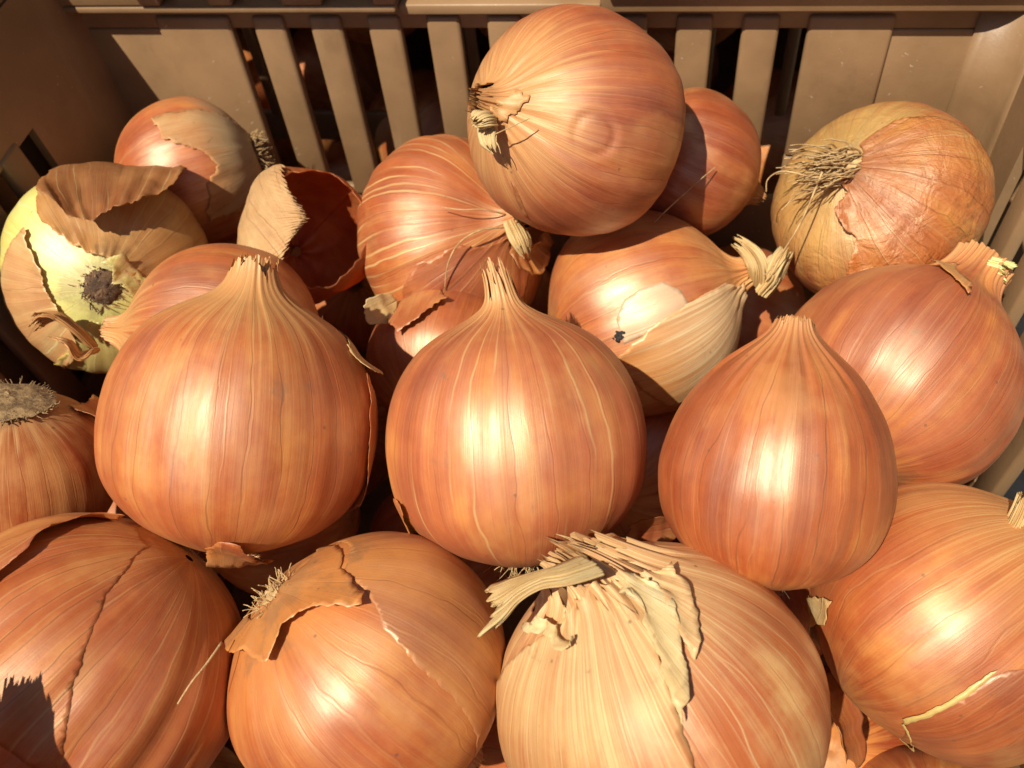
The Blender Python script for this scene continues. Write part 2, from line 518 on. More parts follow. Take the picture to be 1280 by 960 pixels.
# ------------------------------------------------------------ onions
# <FRAMES>
FRAMES = {
    'back_left': (0.0335, (-0.0276, -0.0470, -0.0411), (-0.8613, -0.5080, -0.0082), (0.4106, -0.7056, 0.5775)),
    'top': (0.0385, (0.1476, -0.0724, 0.0079), (-0.6136, -0.5157, 0.5980), (0.7566, -0.6007, 0.2583)),
    'behind_top': (0.0303, (0.1875, -0.0364, -0.0379), (0.8954, -0.0205, -0.4449), (0.2464, -0.8093, 0.5333)),
    'hairy': (0.04, (0.2611, -0.0537, -0.0414), (0.5843, 0.2448, -0.7737), (0.4359, -0.8989, 0.0448)),
    'striped': (0.0425, (0.0930, -0.0691, -0.0541), (0.7623, -0.2552, 0.5947), (-0.5374, -0.7616, 0.3621)),
    'pale': (0.0412, (0.1720, -0.0926, -0.0687), (0.9135, 0.2939, 0.2815), (-0.0154, -0.6663, 0.7455)),
    'big_right': (0.0405, (0.2610, -0.1347, -0.0489), (0.5561, 0.7750, 0.3002), (-0.0468, -0.3314, 0.9423)),
    'peeled': (0.04, (-0.0392, -0.1107, -0.0381), (-0.4929, 0.6902, -0.5298), (0.3954, 0.7201, 0.5702)),
    'tilted': (0.0385, (0.0227, -0.1412, -0.0421), (-0.9509, -0.1309, 0.2803), (0.3035, -0.5696, 0.7638)),
    'front_left': (0.0405, (0.0541, -0.1959, -0.0154), (0.0727, 0.7511, 0.6562), (0.4282, -0.6177, 0.6596)),
    'front_mid': (0.0408, (0.1386, -0.1856, -0.0269), (-0.1178, 0.6915, 0.7127), (0.1770, -0.6916, 0.7003)),
    'front_right': (0.0326, (0.2157, -0.1948, -0.0199), (0.0407, 0.7145, 0.6984), (-0.1489, -0.6869, 0.7114)),
    'dim': (0.0315, (0.0967, -0.1221, -0.0713), (0.0630, 0.9942, -0.0870), (0.3509, 0.0595, 0.9345)),
    'far_left': (0.031, (-0.0248, -0.2086, -0.0289), (-0.1583, -0.5066, -0.8475), (0.6145, -0.7224, 0.3171)),
    'low_left': (0.047, (0.0202, -0.2662, -0.0410), (0.5946, 0.7383, 0.3185), (0.3082, -0.5751, 0.7578)),
    'low_midleft': (0.0415, (0.1009, -0.2528, -0.0482), (0.6277, -0.2658, -0.7317), (0.6009, -0.4321, 0.6725)),
    'low_midright': (0.045, (0.1873, -0.2534, -0.0474), (-0.4254, 0.4799, 0.7673), (0.2867, -0.7327, 0.6172)),
    'low_right': (0.0432, (0.2738, -0.2113, -0.0691), (0.6911, 0.4734, 0.5461), (-0.3643, -0.4245, 0.8289)),
    'dark': (0.034, (0.1766, -0.1347, -0.1217), (0.3527, 0.7838, -0.5112), (0.5555, 0.2643, 0.7884)),
    'shell': (0.0272, (0.0386, -0.0869, -0.0377), (0.5514, -0.3989, 0.7327), (-0.4635, -0.8767, -0.1285)),
    'front_edge': (0.034, (0.0321, -0.3487, 0.0033), (-0.0542, 0.9628, 0.2646), (0.6184, -0.1757, 0.7660)),
    'gap_low': (0.033, (0.2574, -0.2293, -0.1663), (0.2079, 0.1969, -0.9581), (0.1509, -0.9743, -0.1674)),
    'gap_left': (0.033, (0.0043, -0.2868, -0.1627), (0.3930, 0.5731, 0.7191), (0.1979, -0.8164, 0.5426)),
    'gap_right': (0.033, (0.2860, -0.2604, -0.1506), (-0.2314, 0.0337, 0.9723), (-0.2466, -0.9688, -0.0251)),
}
# </FRAMES>

PROFILES = {   # (z, r) from root plate to neck tip, in units of the bulb's radius
    'globe': [(-.86, 0), (-.88, .07), (-.87, .17), (-.80, .38), (-.62, .70), (-.35, .93), (0, 1.0), (.3, .96), (.55, .84), (.74, .66), (.87, .45), (.95, .28), (1.03, .17), (1.12, .12), (1.22, .10)],
    'left': [(-.88, 0), (-.90, .07), (-.89, .17), (-.82, .40), (-.63, .73), (-.35, .94), (-.02, 1.0), (.3, .97), (.55, .885), (.75, .765), (.88, .625), (.97, .475), (1.05, .325), (1.14, .22), (1.26, .16), (1.38, .145)],
    'mid': [(-.88, 0), (-.90, .07), (-.89, .17), (-.82, .40), (-.63, .73), (-.35, .94), (0, 1.0), (.3, .965), (.55, .87), (.76, .71), (.88, .545), (.95, .40), (1.02, .25), (1.11, .14), (1.26, .10), (1.45, .088)],
    'tear': [(-.92, 0), (-.94, .07), (-.93, .17), (-.86, .40), (-.68, .71), (-.38, .93), (0, 1.0), (.3, .96), (.58, .87), (.83, .715), (1.0, .56), (1.13, .405), (1.24, .27), (1.34, .18), (1.46, .12)],
    'flat': [(-.76, 0), (-.78, .07), (-.77, .17), (-.71, .40), (-.56, .73), (-.30, .94), (0, 1.0), (.25, .965), (.46, .85), (.62, .67), (.73, .45), (.80, .28), (.88, .17), (.97, .13), (1.05, .11)],
    'stub': [(-.88, 0), (-.90, .07), (-.89, .17), (-.82, .38), (-.63, .72), (-.35, .94), (0, 1.0), (.3, .96), (.55, .84), (.76, .66), (.90, .49), (1.0, .37), (1.12, .285), (1.26, .245), (1.40, .225)],
    'tall': [(-.86, 0), (-.88, .07), (-.87, .17), (-.80, .38), (-.62, .70), (-.35, .93), (0, 1.0), (.3, .95), (.55, .82), (.76, .61), (.92, .40), (1.06, .25), (1.2, .19), (1.5, .165), (1.86, .15)],
    'blunt': [(-.86, 0), (-.88, .07), (-.87, .17), (-.80, .38), (-.62, .70), (-.35, .93), (0, 1.0), (.3, .96), (.55, .84), (.72, .68), (.84, .49), (.91, .31), (.945, .15), (.95, .03)],
    'fold': [(-.86, 0), (-.88, .07), (-.87, .17), (-.80, .38), (-.62, .70), (-.35, .93), (0, 1.0), (.3, .955), (.55, .83), (.73, .67), (.86, .50), (.96, .36), (1.05, .27), (1.14, .22), (1.22, .20), (1.30, .19)],
}

def profile_curve(pts, m=400):
    P = np.array(pts, float)
    d = np.r_[0, np.cumsum(np.hypot(*np.diff(P, axis=0).T) ** 0.5)]
    # Catmull-Rom (centripetal-ish), dense, then even by arc length
    out = []
    Pp = np.vstack([2 * P[0] - P[1], P, 2 * P[-1] - P[-2]])
    for i in range(1, len(Pp) - 2):
        p0, p1, p2, p3 = Pp[i - 1], Pp[i], Pp[i + 1], Pp[i + 2]
        u = np.linspace(0, 1, 30, endpoint=False)[:, None]
        out.append(0.5 * (2 * p1 + (p2 - p0) * u + (2 * p0 - 5 * p1 + 4 * p2 - p3) * u ** 2 + (3 * p1 - p0 - 3 * p2 + p3) * u ** 3))
    Q = np.vstack(out + [P[-1:]])
    Q[:, 1] = np.maximum(Q[:, 1], 0.0)
    s = np.r_[0, np.cumsum(np.hypot(*np.diff(Q, axis=0).T))]
    t = np.linspace(0, s[-1], m)
    return np.interp(t, s, Q[:, 0]), np.interp(t, s, Q[:, 1]), s[-1]

def sstep(x, a, b):
    u = np.clip((x - a) / (b - a), 0, 1)
    return u * u * (3 - 2 * u)

class Onion:
    def __init__(self, key, prof='globe', seed=0, lobes=0.019, ribs=0.0022, folds=0.10, bend=(0, 0), bend0=0.9, dents=(), zs=1.0, wave=0.0045, sq=(1, 1)):
        self.key = key
        self.R, self.c, self.A, self.F = FRAMES[key]
        self.rot = None
        A = Vector(self.A).normalized()
        F = Vector(self.F); F = (F - A * F.dot(A)).normalized()
        Yv = A.cross(F)
        self.rot = Matrix((F, Yv, A)).transposed()
        self.pz, self.pr, self.slen = profile_curve(PROFILES[prof])
        self.pz = self.pz * zs
        self.tt = np.linspace(0, 1, len(self.pz))
        r = random.Random(seed * 77 + 5)
        self.rr = r
        self.lob = [(q, r.uniform(0, 6.28), r.uniform(-1.2, 1.2), lobes * r.uniform(.5, 1) / (q - 1) ** .6) for q in (2, 3, 4, 5)]
        self.rib = [(q, r.uniform(0, 6.28), r.uniform(-.6, .6), ribs * r.uniform(.4, 1)) for q in (9, 13, 17, 22, 29)]
        self.fol = [(q, r.uniform(0, 6.28), folds * .45 * r.uniform(.3, 1)) for q in (6, 10, 15, 21, 29)]
        self.wav = [(r.uniform(2, 6), r.uniform(0, 6.28), r.choice((1, 2, 3, 4)), r.uniform(0, 6.28), wave * r.uniform(.3, 1)) for _ in range(5)]
        self.bend, self.bend0, self.dents, self.sq = bend, bend0, dents, sq
    def z(self, t):
        return np.interp(t, self.tt, self.pz)
    def surf(self, a, t, neckscale=1.0):
        a = np.asarray(a, float); t = np.asarray(t, float)
        z = np.interp(t, self.tt, self.pz); r = np.interp(t, self.tt, self.pr)
        body = sstep(r, 0.05, 0.5)
        k = np.ones_like(a)
        for q, ph, tw, am in self.lob:
            k = k + am * np.sin(q * a + ph + tw * z) * body
        for q, ph, tw, am in self.rib:
            k = k + am * np.sin(q * a + ph + tw * z) * sstep(r, .15, .8)
        for fz, ph, q, p2, am in self.wav:
            k = k + am * np.sin(fz * z + ph) * np.sin(q * a + p2) * body
        nf = sstep(z, .78, 1.15)
        for q, ph, am in self.fol:
            k = k + am * np.sin(q * a + ph + .6 * z) * nf
        for (da, dt, rad, dep, ring) in self.dents:
            d = np.hypot((a - da) * np.maximum(r, .2), (t - dt) * self.slen)  # in bulb radii
            if ring:
                k = k + dep * (np.exp(-((d - rad) / (rad * .22)) ** 2) * -1 + .35 * np.exp(-((d - rad * 1.45) / (rad * .25)) ** 2))
            else:
                k = k + dep * np.exp(-(d / rad) ** 2) * -1
        r = r * k * neckscale
        x = r * np.cos(a) * self.sq[0]; y = r * np.sin(a) * self.sq[1]
        b = np.maximum(z - self.bend0, 0)
        x = x + self.bend[0] * b ** 2; y = y + self.bend[1] * b ** 2
        return np.stack([x, y, z], -1) * self.R
    def normal(self, a, t):
        e = 0.004
        pa = self.surf(a + e, t) - self.surf(a - e, t)
        t0 = np.clip(t - e, 0.012, 1); t1 = np.clip(t + e, 0.016, 1)
        pt = self.surf(a, t1) - self.surf(a, t0)
        n = np.cross(pa, pt)
        n /= np.maximum(np.linalg.norm(n, axis=-1, keepdims=True), 1e-12)
        return n
    def attrs(self, a, t):
        z = self.z(t)
        return {'skin': np.stack([np.cos(a), np.sin(a), t], -1), 'ang': a, 'zz': z}

def grid_faces(nr, nc):
    f = []
    for i in range(nr - 1):
        for j in range(nc - 1):
            q = i * nc + j
            f.append((q, q + 1, q + nc + 1, q + nc))
    return f

def hill(a, seed, fr=(3, 7, 13, 23, 41)):
    r = random.Random(seed)
    v = np.zeros_like(a)
    for q in fr:
        v = v + np.sin(q * a + r.uniform(0, 6.28)) * r.uniform(.4, 1) / q ** .45
    v = (v - v.min()) / (v.max() - v.min() + 1e-9)
    return v

ON = {}
def make_onion(key, label, mat, prof='globe', seed=1, neck=True, rag=0.35, split=0.93, inner=2, neckmat=None, NA=168, NT=96, name='onion', group='onions in the crate', **kw):
    O = Onion(key, prof, seed, **kw)
    ON[key] = O
    root = thing(name, label, 'onion', O.c, group, O.rot)
    O.root, O.mat = root, mat
    a1 = np.linspace(-math.pi, math.pi, NA + 1)
    ts = int(np.searchsorted(O.pz[150:], split * (O.pz[150:].max() if split > O.pz.max() else 1))) + 150
    tsplit = O.tt[min(ts, len(O.tt) - 1)] if neck else 1.0
    t1 = np.r_[np.linspace(0.0, tsplit, NT)]
    T, A = np.meshgrid(t1, a1, indexing='ij')
    P = O.surf(A, T).reshape(-1, 3)
    Nn = O.normal(A, np.maximum(T, 0.015)).reshape(-1, 3)
    at = {k: v.reshape(-1, *v.shape[2:]) for k, v in O.attrs(A, T).items()}
    mesh_obj('bulb', P, grid_faces(NT, NA + 1), mat, root, attrs=at, normals=Nn)
    if neck:
        P, F, att, Nn = [], [], {'skin': [], 'ang': [], 'zz': []}, []
        base = 0
        nt_ = 26
        for lay in range(inner + 1):
            sc = (1.0, 0.74, 0.48, 0.28)[lay]
            hgt = 1.0 - rag * hill(a1, seed * 10 + lay) * (1 if lay == 0 else .8)
            hgt[-1] = hgt[0]
            u = np.linspace(0, 1, nt_)[:, None]
            T = tsplit + (1 - tsplit) * u * hgt[None, :]
            if lay:
                T = tsplit + (1 - tsplit) * (0.35 + 0.65 * u * hgt[None, :] * (1.02 if lay == 1 else .95))
            A = np.repeat(a1[None, :], nt_, 0) + (lay * .37)
            flare = 1 + (.10 * u ** 3 if lay == 0 else .0)
            pp = O.surf(A, np.clip(T, 0, 1), sc * flare).reshape(-1, 3)
            nn = O.normal(A, np.clip(T, 0.015, 1)).reshape(-1, 3)
            P.append(pp); Nn.append(nn)
            for k, v in O.attrs(A, T).items():
                att[k].append(v.reshape(-1, *v.shape[2:]))
            F += [tuple(i + base for i in q) for q in grid_faces(nt_, NA + 1)]
            base += len(pp)
        mesh_obj('neck', np.vstack(P), F, neckmat or mat, root, attrs={k: np.concatenate(v) for k, v in att.items()}, normals=np.vstack(Nn))
    return O

# ---- torn paper layers lying on a bulb
def seg_dist(p, a, b):
    ab = b - a
    u = np.clip(((p - a) @ ab) / max(ab @ ab, 1e-12), 0, 1)
    return np.linalg.norm(p - (a + u[:, None] * ab), axis=1)

def peel(O, poly, mat, free=(), lift=0.003, curl=0.010, base=0.0005, jag=0.0009, seed=1, name='peel', back=0.0, crinkle=0.0003, step=0.0013, thick=0.00013, label=None):
    rnd = random.Random(seed)
    poly = np.array(poly, float)
    tm = poly[:, 1].mean()
    rref = max(np.interp(tm, O.tt, O.pr), .25) * O.R
    sl = O.slen * O.R
    Q = poly * np.array([rref, sl])
    bnd, fedges = [], []
    n = len(Q)
    ph = [rnd.uniform(0, 6.28) for _ in range(6)]
    for i in range(n):
        p, q = Q[i], Q[(i + 1) % n]
        L = np.linalg.norm(q - p)
        m = max(2, int(L / (step * .55)))
        nrm = np.array([-(q - p)[1], (q - p)[0]]) / max(L, 1e-9)
        pts = []
        for j in range(m):
            u = j / m
            e = math.sin(math.pi * min(1, u * 1.0)) ** .5 if 0 < u < 1 else 0
            s = u * L + i * .37 + seed
            w = 1.5 * noise.noise(Vector((s / .0065, seed, 0))) + .9 * noise.noise(Vector((s / .0022, seed, 3))) + .30 * rnd.uniform(-1, 1)
            nick = noise.noise(Vector((s / .0045, seed, 9)))
            if nick > .32:
                w += (nick - .32) * 5
            pts.append(p + (q - p) * u + nrm * w * jag * e)
        bnd += pts
        if i in free:
            pe = pts + [q]
            fedges += list(zip(pe[:-1], pe[1:]))
    bnd = np.array(bnd)
    lo, hi = bnd.min(0), bnd.max(0)
    inner = []
    from mathutils.geometry import intersect_point_tri_2d
    xs = np.arange(lo[0], hi[0], step); ys = np.arange(lo[1], hi[1], step)
    G = np.array([(x + rnd.uniform(-.25, .25) * step, y + rnd.uniform(-.25, .25) * step) for x in xs for y in ys])
    ins = np.zeros(len(G), bool)
    m = len(bnd)
    dmin = np.full(len(G), 1e9)
    for i in range(m):
        p, q = bnd[i], bnd[(i + 1) % m]
        c = ((p[1] > G[:, 1]) != (q[1] > G[:, 1]))
        with np.errstate(divide='ignore', invalid='ignore'):
            xx = (q[0] - p[0]) * (G[:, 1] - p[1]) / (q[1] - p[1] + 1e-15) + p[0]
        ins ^= c & (G[:, 0] < xx)
        dmin = np.minimum(dmin, seg_dist(G, p, q))
    G = G[ins & (dmin > step * .4)]
    V = np.vstack([bnd, G]) if len(G) else bnd
    res = delaunay_2d_cdt([Vector(v) for v in V], [], [list(range(m))], 1, 1e-7)
    V = np.array([(v.x, v.y) for v in res[0]])
    F = [list(f) for f in res[2]]
    # drop unused verts is unnecessary; compute lift
    if fedges:
        d = np.full(len(V), 1e9)
        for p, q in fedges:
            d = np.minimum(d, seg_dist(V, np.array(p), np.array(q)))
        w = np.clip(1 - d / curl, 0, 1)
    else:
        w = np.zeros(len(V))
    a = V[:, 0] / rref; t = V[:, 1] / sl
    tc = np.clip(t, 0.016, .995)
    p = O.surf(a, tc); nn = O.normal(a, tc)
    cr = np.array([noise.noise(Vector((x * 260, y * 50, seed * 3.1))) for x, y in V])
    offs = base + lift * w ** 1.7 + crinkle * (cr + .5) * (0.5 + 2 * w)
    p = p + nn * offs[:, None]
    if back:
        cen = p.mean(0)
        p = p + (cen - p) * (back * w ** 2)[:, None]
    at = O.attrs(a, tc)
    o = mesh_obj(name, p, F, mat, O.root, attrs=at)
    if label:
        o['label'] = label
    sm = o.modifiers.new('thick', 'SOLIDIFY'); sm.thickness = thick; sm.offset = -1
    return o

# ---- roots and fibres
def tubes(name, paths, rad, mat, parent, sides=5, taper=0.45, stuff=True):
    V, F = [], []
    for path in paths:
        P = [Vector(p) for p in path]
        rr = rad * random.uniform(.65, 1.25) if len(paths) > 1 else rad
        base = len(V)
        up = Vector((.3, .5, .81))
        for i, p in enumerate(P):
            d = (P[min(i + 1, len(P) - 1)] - P[max(i - 1, 0)]).normalized()
            x = d.cross(up)
            if x.length < 1e-4:
                x = d.orthogonal()
            x.normalize(); y = d.cross(x)
            r = rr * (1 - (1 - taper) * i / (len(P) - 1))
            for s in range(sides):
                an = 6.2832 * s / sides
                V.append(p + (x * math.cos(an) + y * math.sin(an)) * r)
        for i in range(len(P) - 1):
            for s in range(sides):
                q = base + i * sides
                F.append((q + s, q + (s + 1) % sides, q + sides + (s + 1) % sides, q + sides + s))
        F.append(tuple(base + s for s in range(sides))[::-1])
        F.append(tuple(base + (len(P) - 1) * sides + s for s in range(sides)))
    o = mesh_obj(name, V, F, mat, parent)
    if stuff:
        o['kind'] = 'stuff'
    return o

def roots(O, count, length, spread, mat, rad=0.00035, droop=(0, 0, 0), curl=1.0, seed=1, disc=.17, out=0.6):
    """root hairs that grow from the root plate (local -z end); droop is in local space"""
    r = random.Random(seed)
    z0 = O.pz[0] * O.R
    paths = []
    for _ in range(count):
        an = r.uniform(0, 6.28); q = math.sqrt(r.uniform(0, 1)) * disc * O.R
        p = Vector((q * math.cos(an), q * math.sin(an), z0 + 0.0008))
        d = Vector((math.cos(an) * out * q / (disc * O.R) + r.gauss(0, spread), math.sin(an) * out * q / (disc * O.R) + r.gauss(0, spread), -1)).normalized()
        L = length * r.uniform(.35, 1.1)
        k = 8
        pts = [p.copy()]
        for i in range(k):
            d = (d + Vector((r.gauss(0, .18), r.gauss(0, .18), r.gauss(0, .18))) * curl + Vector(droop) * .3).normalized()
            p = p + d * (L / k)
            pts.append(p.copy())
        paths.append(pts)
    return tubes('roots', paths, rad, mat, O.root)

def root_plate(O, mat, rad=.2, seed=1, h=.05):
    """the lumpy woody disc the roots grow from"""
    r = random.Random(seed)
    V, F = [], []
    nr, na = 9, 40
    z0 = O.pz[0] * O.R
    for i in range(nr):
        q = i / (nr - 1)
        for j in range(na):
            an = 6.2832 * j / na
            rr = q * rad * O.R * (1 + .14 * noise.noise(Vector((math.cos(an) * 3, math.sin(an) * 3, seed))))
            x, y = rr * math.cos(an), rr * math.sin(an)
            hh = h * O.R * (1 - q ** 3) + .035 * O.R * noise.noise(Vector((x * 900, y * 900, seed * 2.0))) * (1 - .6 * q)
            V.append((x, y, z0 - hh + .02 * O.R * q))
    for i in range(nr - 1):
        for j in range(na):
            F.append((i * na + j, (i + 1) * na + j, (i + 1) * na + (j + 1) % na, i * na + (j + 1) % na))
    return mesh_obj('root_plate', V, F, mat, O.root)

# ---- a dried leaf sheath: a folded, flattened tube along a path (local coordinates)
def sheath(O, path, radii, mat, flat=0.55, folds=0.18, seed=1, rag=0.25, name='dried_leaf', twist=0.0, nu=110, nv=40, zz=1.3, side=None):
    r = random.Random(seed)
    P = [Vector(p) for p in path]
    def cat(arr, u):
        n = len(arr) - 1
        x = u * n; i = min(int(x), n - 1); f = x - i
        p0, p1, p2, p3 = arr[max(i - 1, 0)], arr[i], arr[i + 1], arr[min(i + 2, n)]
        return 0.5 * (2 * p1 + (p2 - p0) * f + (2 * p0 - 5 * p1 + 4 * p2 - p3) * f * f + (3 * p1 - p0 - 3 * p2 + p3) * f ** 3)
    ph = [(q, r.uniform(0, 6.28), folds * r.uniform(.4, 1)) for q in (3, 7, 12, 19, 27)]
    hg = 1 - rag * hill(np.linspace(0, 6.2832, nu + 1), seed + 50)
    hg[-1] = hg[0]
    V, at = [], {'skin': [], 'ang': [], 'zz': []}
    ref = Vector(side) if side else Vector((1, 0, 0))
    for i in range(nv):
        for j in range(nu + 1):
            an = 6.2832 * j / nu
            u = i / (nv - 1) * hg[j]
            c = cat(P, u); d = (cat(P, min(1, u + .02)) - cat(P, max(0, u - .02))).normalized()
            x = (ref - d * ref.dot(d)).normalized(); y = d.cross(x)
            rd = cat([Vector((q, 0, 0)) for q in radii], u).x
            k = 1 + sum(am * math.sin(q * an + p + u * 3 * (q % 3 - 1)) for q, p, am in ph)
            tw = an + twist * u
            V.append(c + x * (rd * k * math.cos(tw)) + y * (rd * k * flat * math.sin(tw)))
            at['skin'].append((math.cos(an) * .6, math.sin(an) * .6, u * .6)); at['ang'].append(an); at['zz'].append(zz)
    o = mesh_obj(name, V, grid_faces(nv, nu + 1), mat, O.root, attrs={k: np.array(v) for k, v in at.items()})
    sm = o.modifiers.new('thick', 'SOLIDIFY'); sm.thickness = 0.0003; sm.offset = 0
    return o

SKINS, MADE = {}, {}
def mat_for(seed, **kw):
    SKINS[seed] = kw
    return skin_mat('onion_skin_%02d' % seed, seed=float(seed), **kw)
def variant(seed, **over):
    """the same onion's skin, a layer of another tone"""
    kw = dict(SKINS[seed]); b0 = kw.get('bias', 0.0)
    if 'bias' in over:
        over['bias'] += b0
    kw.update(over)
    key = (seed, repr(sorted(kw.items())))
    if key not in MADE:
        MADE[key] = skin_mat('skin_layer_%02d' % seed, seed=seed + .37 * (len(MADE) % 7 + 1), **kw)
    return MADE[key]

STRAWM = skin_mat('dry_straw', seed=60.0, deep=(.46, .25, .09), mid=(.68, .45, .20), gold=(.77, .58, .30), straw=(.82, .68, .40), pale=(.8, .7, .48), vein=.35, rib=.3, nv=26, neck=(9, 10), root=(-9, -8), rough=.5, bump=.5, coat=.1, thin=.10)
PALEM = skin_mat('pale_paper', seed=61.0, deep=(.58, .34, .13), mid=(.70, .50, .24), gold=(.76, .62, .36), straw=(.80, .70, .46), pale=(.82, .74, .52), vein=.30, rib=.3, nv=26, neck=(9, 10), root=(-9, -8), rough=.42, bump=.5, coat=.3, thin=.08)

# front row
O = make_onion('front_left', 'largest front onion, upright with short frayed neck, leftmost of the three upright ones',
    mat_for(1, nv=26, vein=.5, neck=(.70, 1.12), bias=.015), 'left', 11, rag=.36, split=1.02, folds=.035)
root_plate(O, M_ROOTDARK, .16, 3)
roots(O, 40, .007, .5, M_ROOT, .00022, seed=4)

O = make_onion('front_mid', 'upright globe onion with a thin tall stub neck, in the middle of the front',
    mat_for(2, nv=24, mid=(.46,.125,.042), deep=(.28,.05,.018), vein=.30, rib=.65, ribw=.085, neck=(.86, 1.15), bias=-.005), 'mid', 12, rag=.55, split=.97, folds=.05, bend=(-.1, -.25), bend0=.9)
roots(O, 90, .010, .6, M_ROOT, .00022, seed=5)

O = make_onion('front_right', 'smooth pear-shaped onion with a tapering neck, right of the three upright front onions',
    mat_for(3, nv=20, vein=.65, neck=(.90, 1.7), bias=-.01), 'tear', 13, rag=.36, split=1.25, folds=.045)
root_plate(O, M_ROOTDARK, .17, 8)
roots(O, 60, .006, .6, M_ROOTDARK, .0003, seed=6)

# lower row
O = make_onion('low_left', 'big striped onion in the lower left corner with a neck shadow falling on it',
    mat_for(4, nv=34, vein=.5, rib=.4, ribw=.09, neck=(.75, 1.1), bias=.04), 'blunt', 14, ribs=.008, folds=.0, neck=False)

O = make_onion('low_midleft', 'glossy orange onion with a torn skin flap beside its hairy root end',
    mat_for(5, nv=18, vein=.25, bias=.04, root=(-.84, -.4)), 'globe', 15, neck=True)
root_plate(O, M_ROOT, .15, 17, .05)
roots(O, 90, .0060, .35, M_ROOT, .0003, seed=7, disc=.14, out=1.0)

O = make_onion('low_midright', 'pale straw onion with bent papery neck folded over, bottom centre',
    mat_for(6, nv=30, vein=.30, rib=.45, bias=.03, neck=(.40, 1.0), straw=(.72, .53, .26), deep=(.40, .13, .042), gold=(.64, .36, .14)), 'fold', 16, folds=.22, rag=.7, split=.80, ribs=.003, inner=2, bend=(.05, -1.2), bend0=.92)

O = make_onion('low_right', 'lower right corner onion whose upper skin layer ends in a pale torn edge',
    mat_for(7, nv=22, vein=.30, bias=.01, neck=(.0, .95)), 'globe', 17, folds=.12)

# second rank
O = make_onion('big_right', 'large rosy onion by the right wall with a stubby neck and a pale green tip',
    mat_for(8, nv=26, vein=.45, rib=.12, bias=-.025, neck=(.95, 1.4), deep=(.26, .045, .018), mid=(.42, .108, .040)), 'stub', 18, rag=.2, split=1.1, folds=.10)

O = make_onion('pale', 'light onion with a black mould spot and a white papery neck',
    mat_for(9, nv=22, vein=.45, rib=.3, bias=.05, neck=(.55, 1.0), coat=1.15), 'globe', 19, rag=.4, folds=.2)

O = make_onion('tilted', 'onion tipped sideways behind the front left one with a curled brown neck pointing left',
    mat_for(10, nv=22, vein=.40, bias=-.03, neck=(.55, .95), deep=(.27, .06, .022)), 'globe', 20, rag=.4, split=.98)

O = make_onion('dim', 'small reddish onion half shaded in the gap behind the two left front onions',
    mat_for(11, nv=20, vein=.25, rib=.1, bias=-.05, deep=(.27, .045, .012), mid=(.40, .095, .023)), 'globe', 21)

O = make_onion('striped', 'finely striped onion with pale bands and a dried hairy end, below the topmost onion',
    mat_for(12, nv=40, vein=.45, rib=.95, ribw=.17, bias=.0, root=(-.80, -.35), patch=.0, bump=.5), 'flat', 22, ribs=.006)

O = make_onion('top', 'topmost onion, lying on its side with its frayed neck pointing left',
    mat_for(13, nv=26, vein=.5, bias=-.035, mid=(.43,.105,.034), deep=(.25,.040,.015), neck=(.45, 1.0)), 'globe', 23, rag=.5, split=1.0, zs=1.06, folds=.12, dents=((-.039, .674, .0062 / .039, .012, True),))

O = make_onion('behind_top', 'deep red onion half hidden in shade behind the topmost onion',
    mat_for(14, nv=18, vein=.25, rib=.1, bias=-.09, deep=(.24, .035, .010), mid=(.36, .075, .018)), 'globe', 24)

O = make_onion('hairy', 'wrinkled orange onion with a tuft of long pale roots, in the back right corner',
    mat_for(15, nv=18, vein=.25, rib=.35, bias=.0, root=(-.80, -.1), rootcol=(.54, .36, .11), wrinkle=.6, bump=.8), 'flat', 25, wave=.012)
root_plate(O, M_ROOT, .20, 9, .08)

O = make_onion('back_left', 'onion with tan flaking skin on its right half, in the back left corner',
    mat_for(16, nv=24, vein=.30, rib=.3, bias=.0, patch=.0, dirt=.35, root=(-.86, -.2), rootcol=(.50, .38, .22)), 'globe', 26)
root_plate(O, M_ROOTDARK, .28, 10, .07)
roots(O, 120, .008, .5, M_ROOT, .0003, seed=11, disc=.24)

O = make_onion('peeled', 'half peeled onion with bare yellow-green flesh and torn brown layers, by the left wall',
    mat_for(17, nv=14, vein=.10, rib=.5, bias=.06, deep=(.56, .36, .10), mid=(.66, .55, .13), gold=(.72, .66, .22), straw=(.78, .72, .34), root=(-.9, -.5), rootcol=(.60, .60, .22), rough=.35, coat=.7), 'globe', 27)
root_plate(O, M_ROOTDARK, .19, 12, .08)
roots(O, 70, .0045, .5, M_ROOT, .0003, seed=12, disc=.19, out=1.0)
roots(O, 70, .0045, .5, M_ROOTDARK, .0004, seed=13, disc=.19, out=1.0)

O = make_onion('far_left', 'dull brown onion cut by the left edge with its earthy root end up',
    mat_for(18, nv=26, vein=.35, rib=.15, bias=-.05, mid=(.44, .19, .065), gold=(.52, .29, .12), rough=.5, coat=.05), 'globe', 28)
root_plate(O, M_ROOTBROWN, .42, 13, .05)
roots(O, 300, .0030, .4, M_ROOTBROWN, .00024, seed=41, disc=.44, out=4.0)

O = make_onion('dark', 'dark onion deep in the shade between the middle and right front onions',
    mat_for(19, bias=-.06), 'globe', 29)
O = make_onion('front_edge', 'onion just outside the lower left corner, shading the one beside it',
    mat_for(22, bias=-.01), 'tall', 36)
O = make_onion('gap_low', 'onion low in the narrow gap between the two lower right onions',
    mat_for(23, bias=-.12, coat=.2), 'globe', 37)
O = make_onion('gap_left', 'onion sliver showing its dry neck in the gap at the bottom left',
    mat_for(20, bias=.0), 'globe', 30)
O = make_onion('gap_right', 'onion just peeking in at the bottom edge below the lower right corner onion',
    mat_for(21, bias=.0), 'globe', 31)

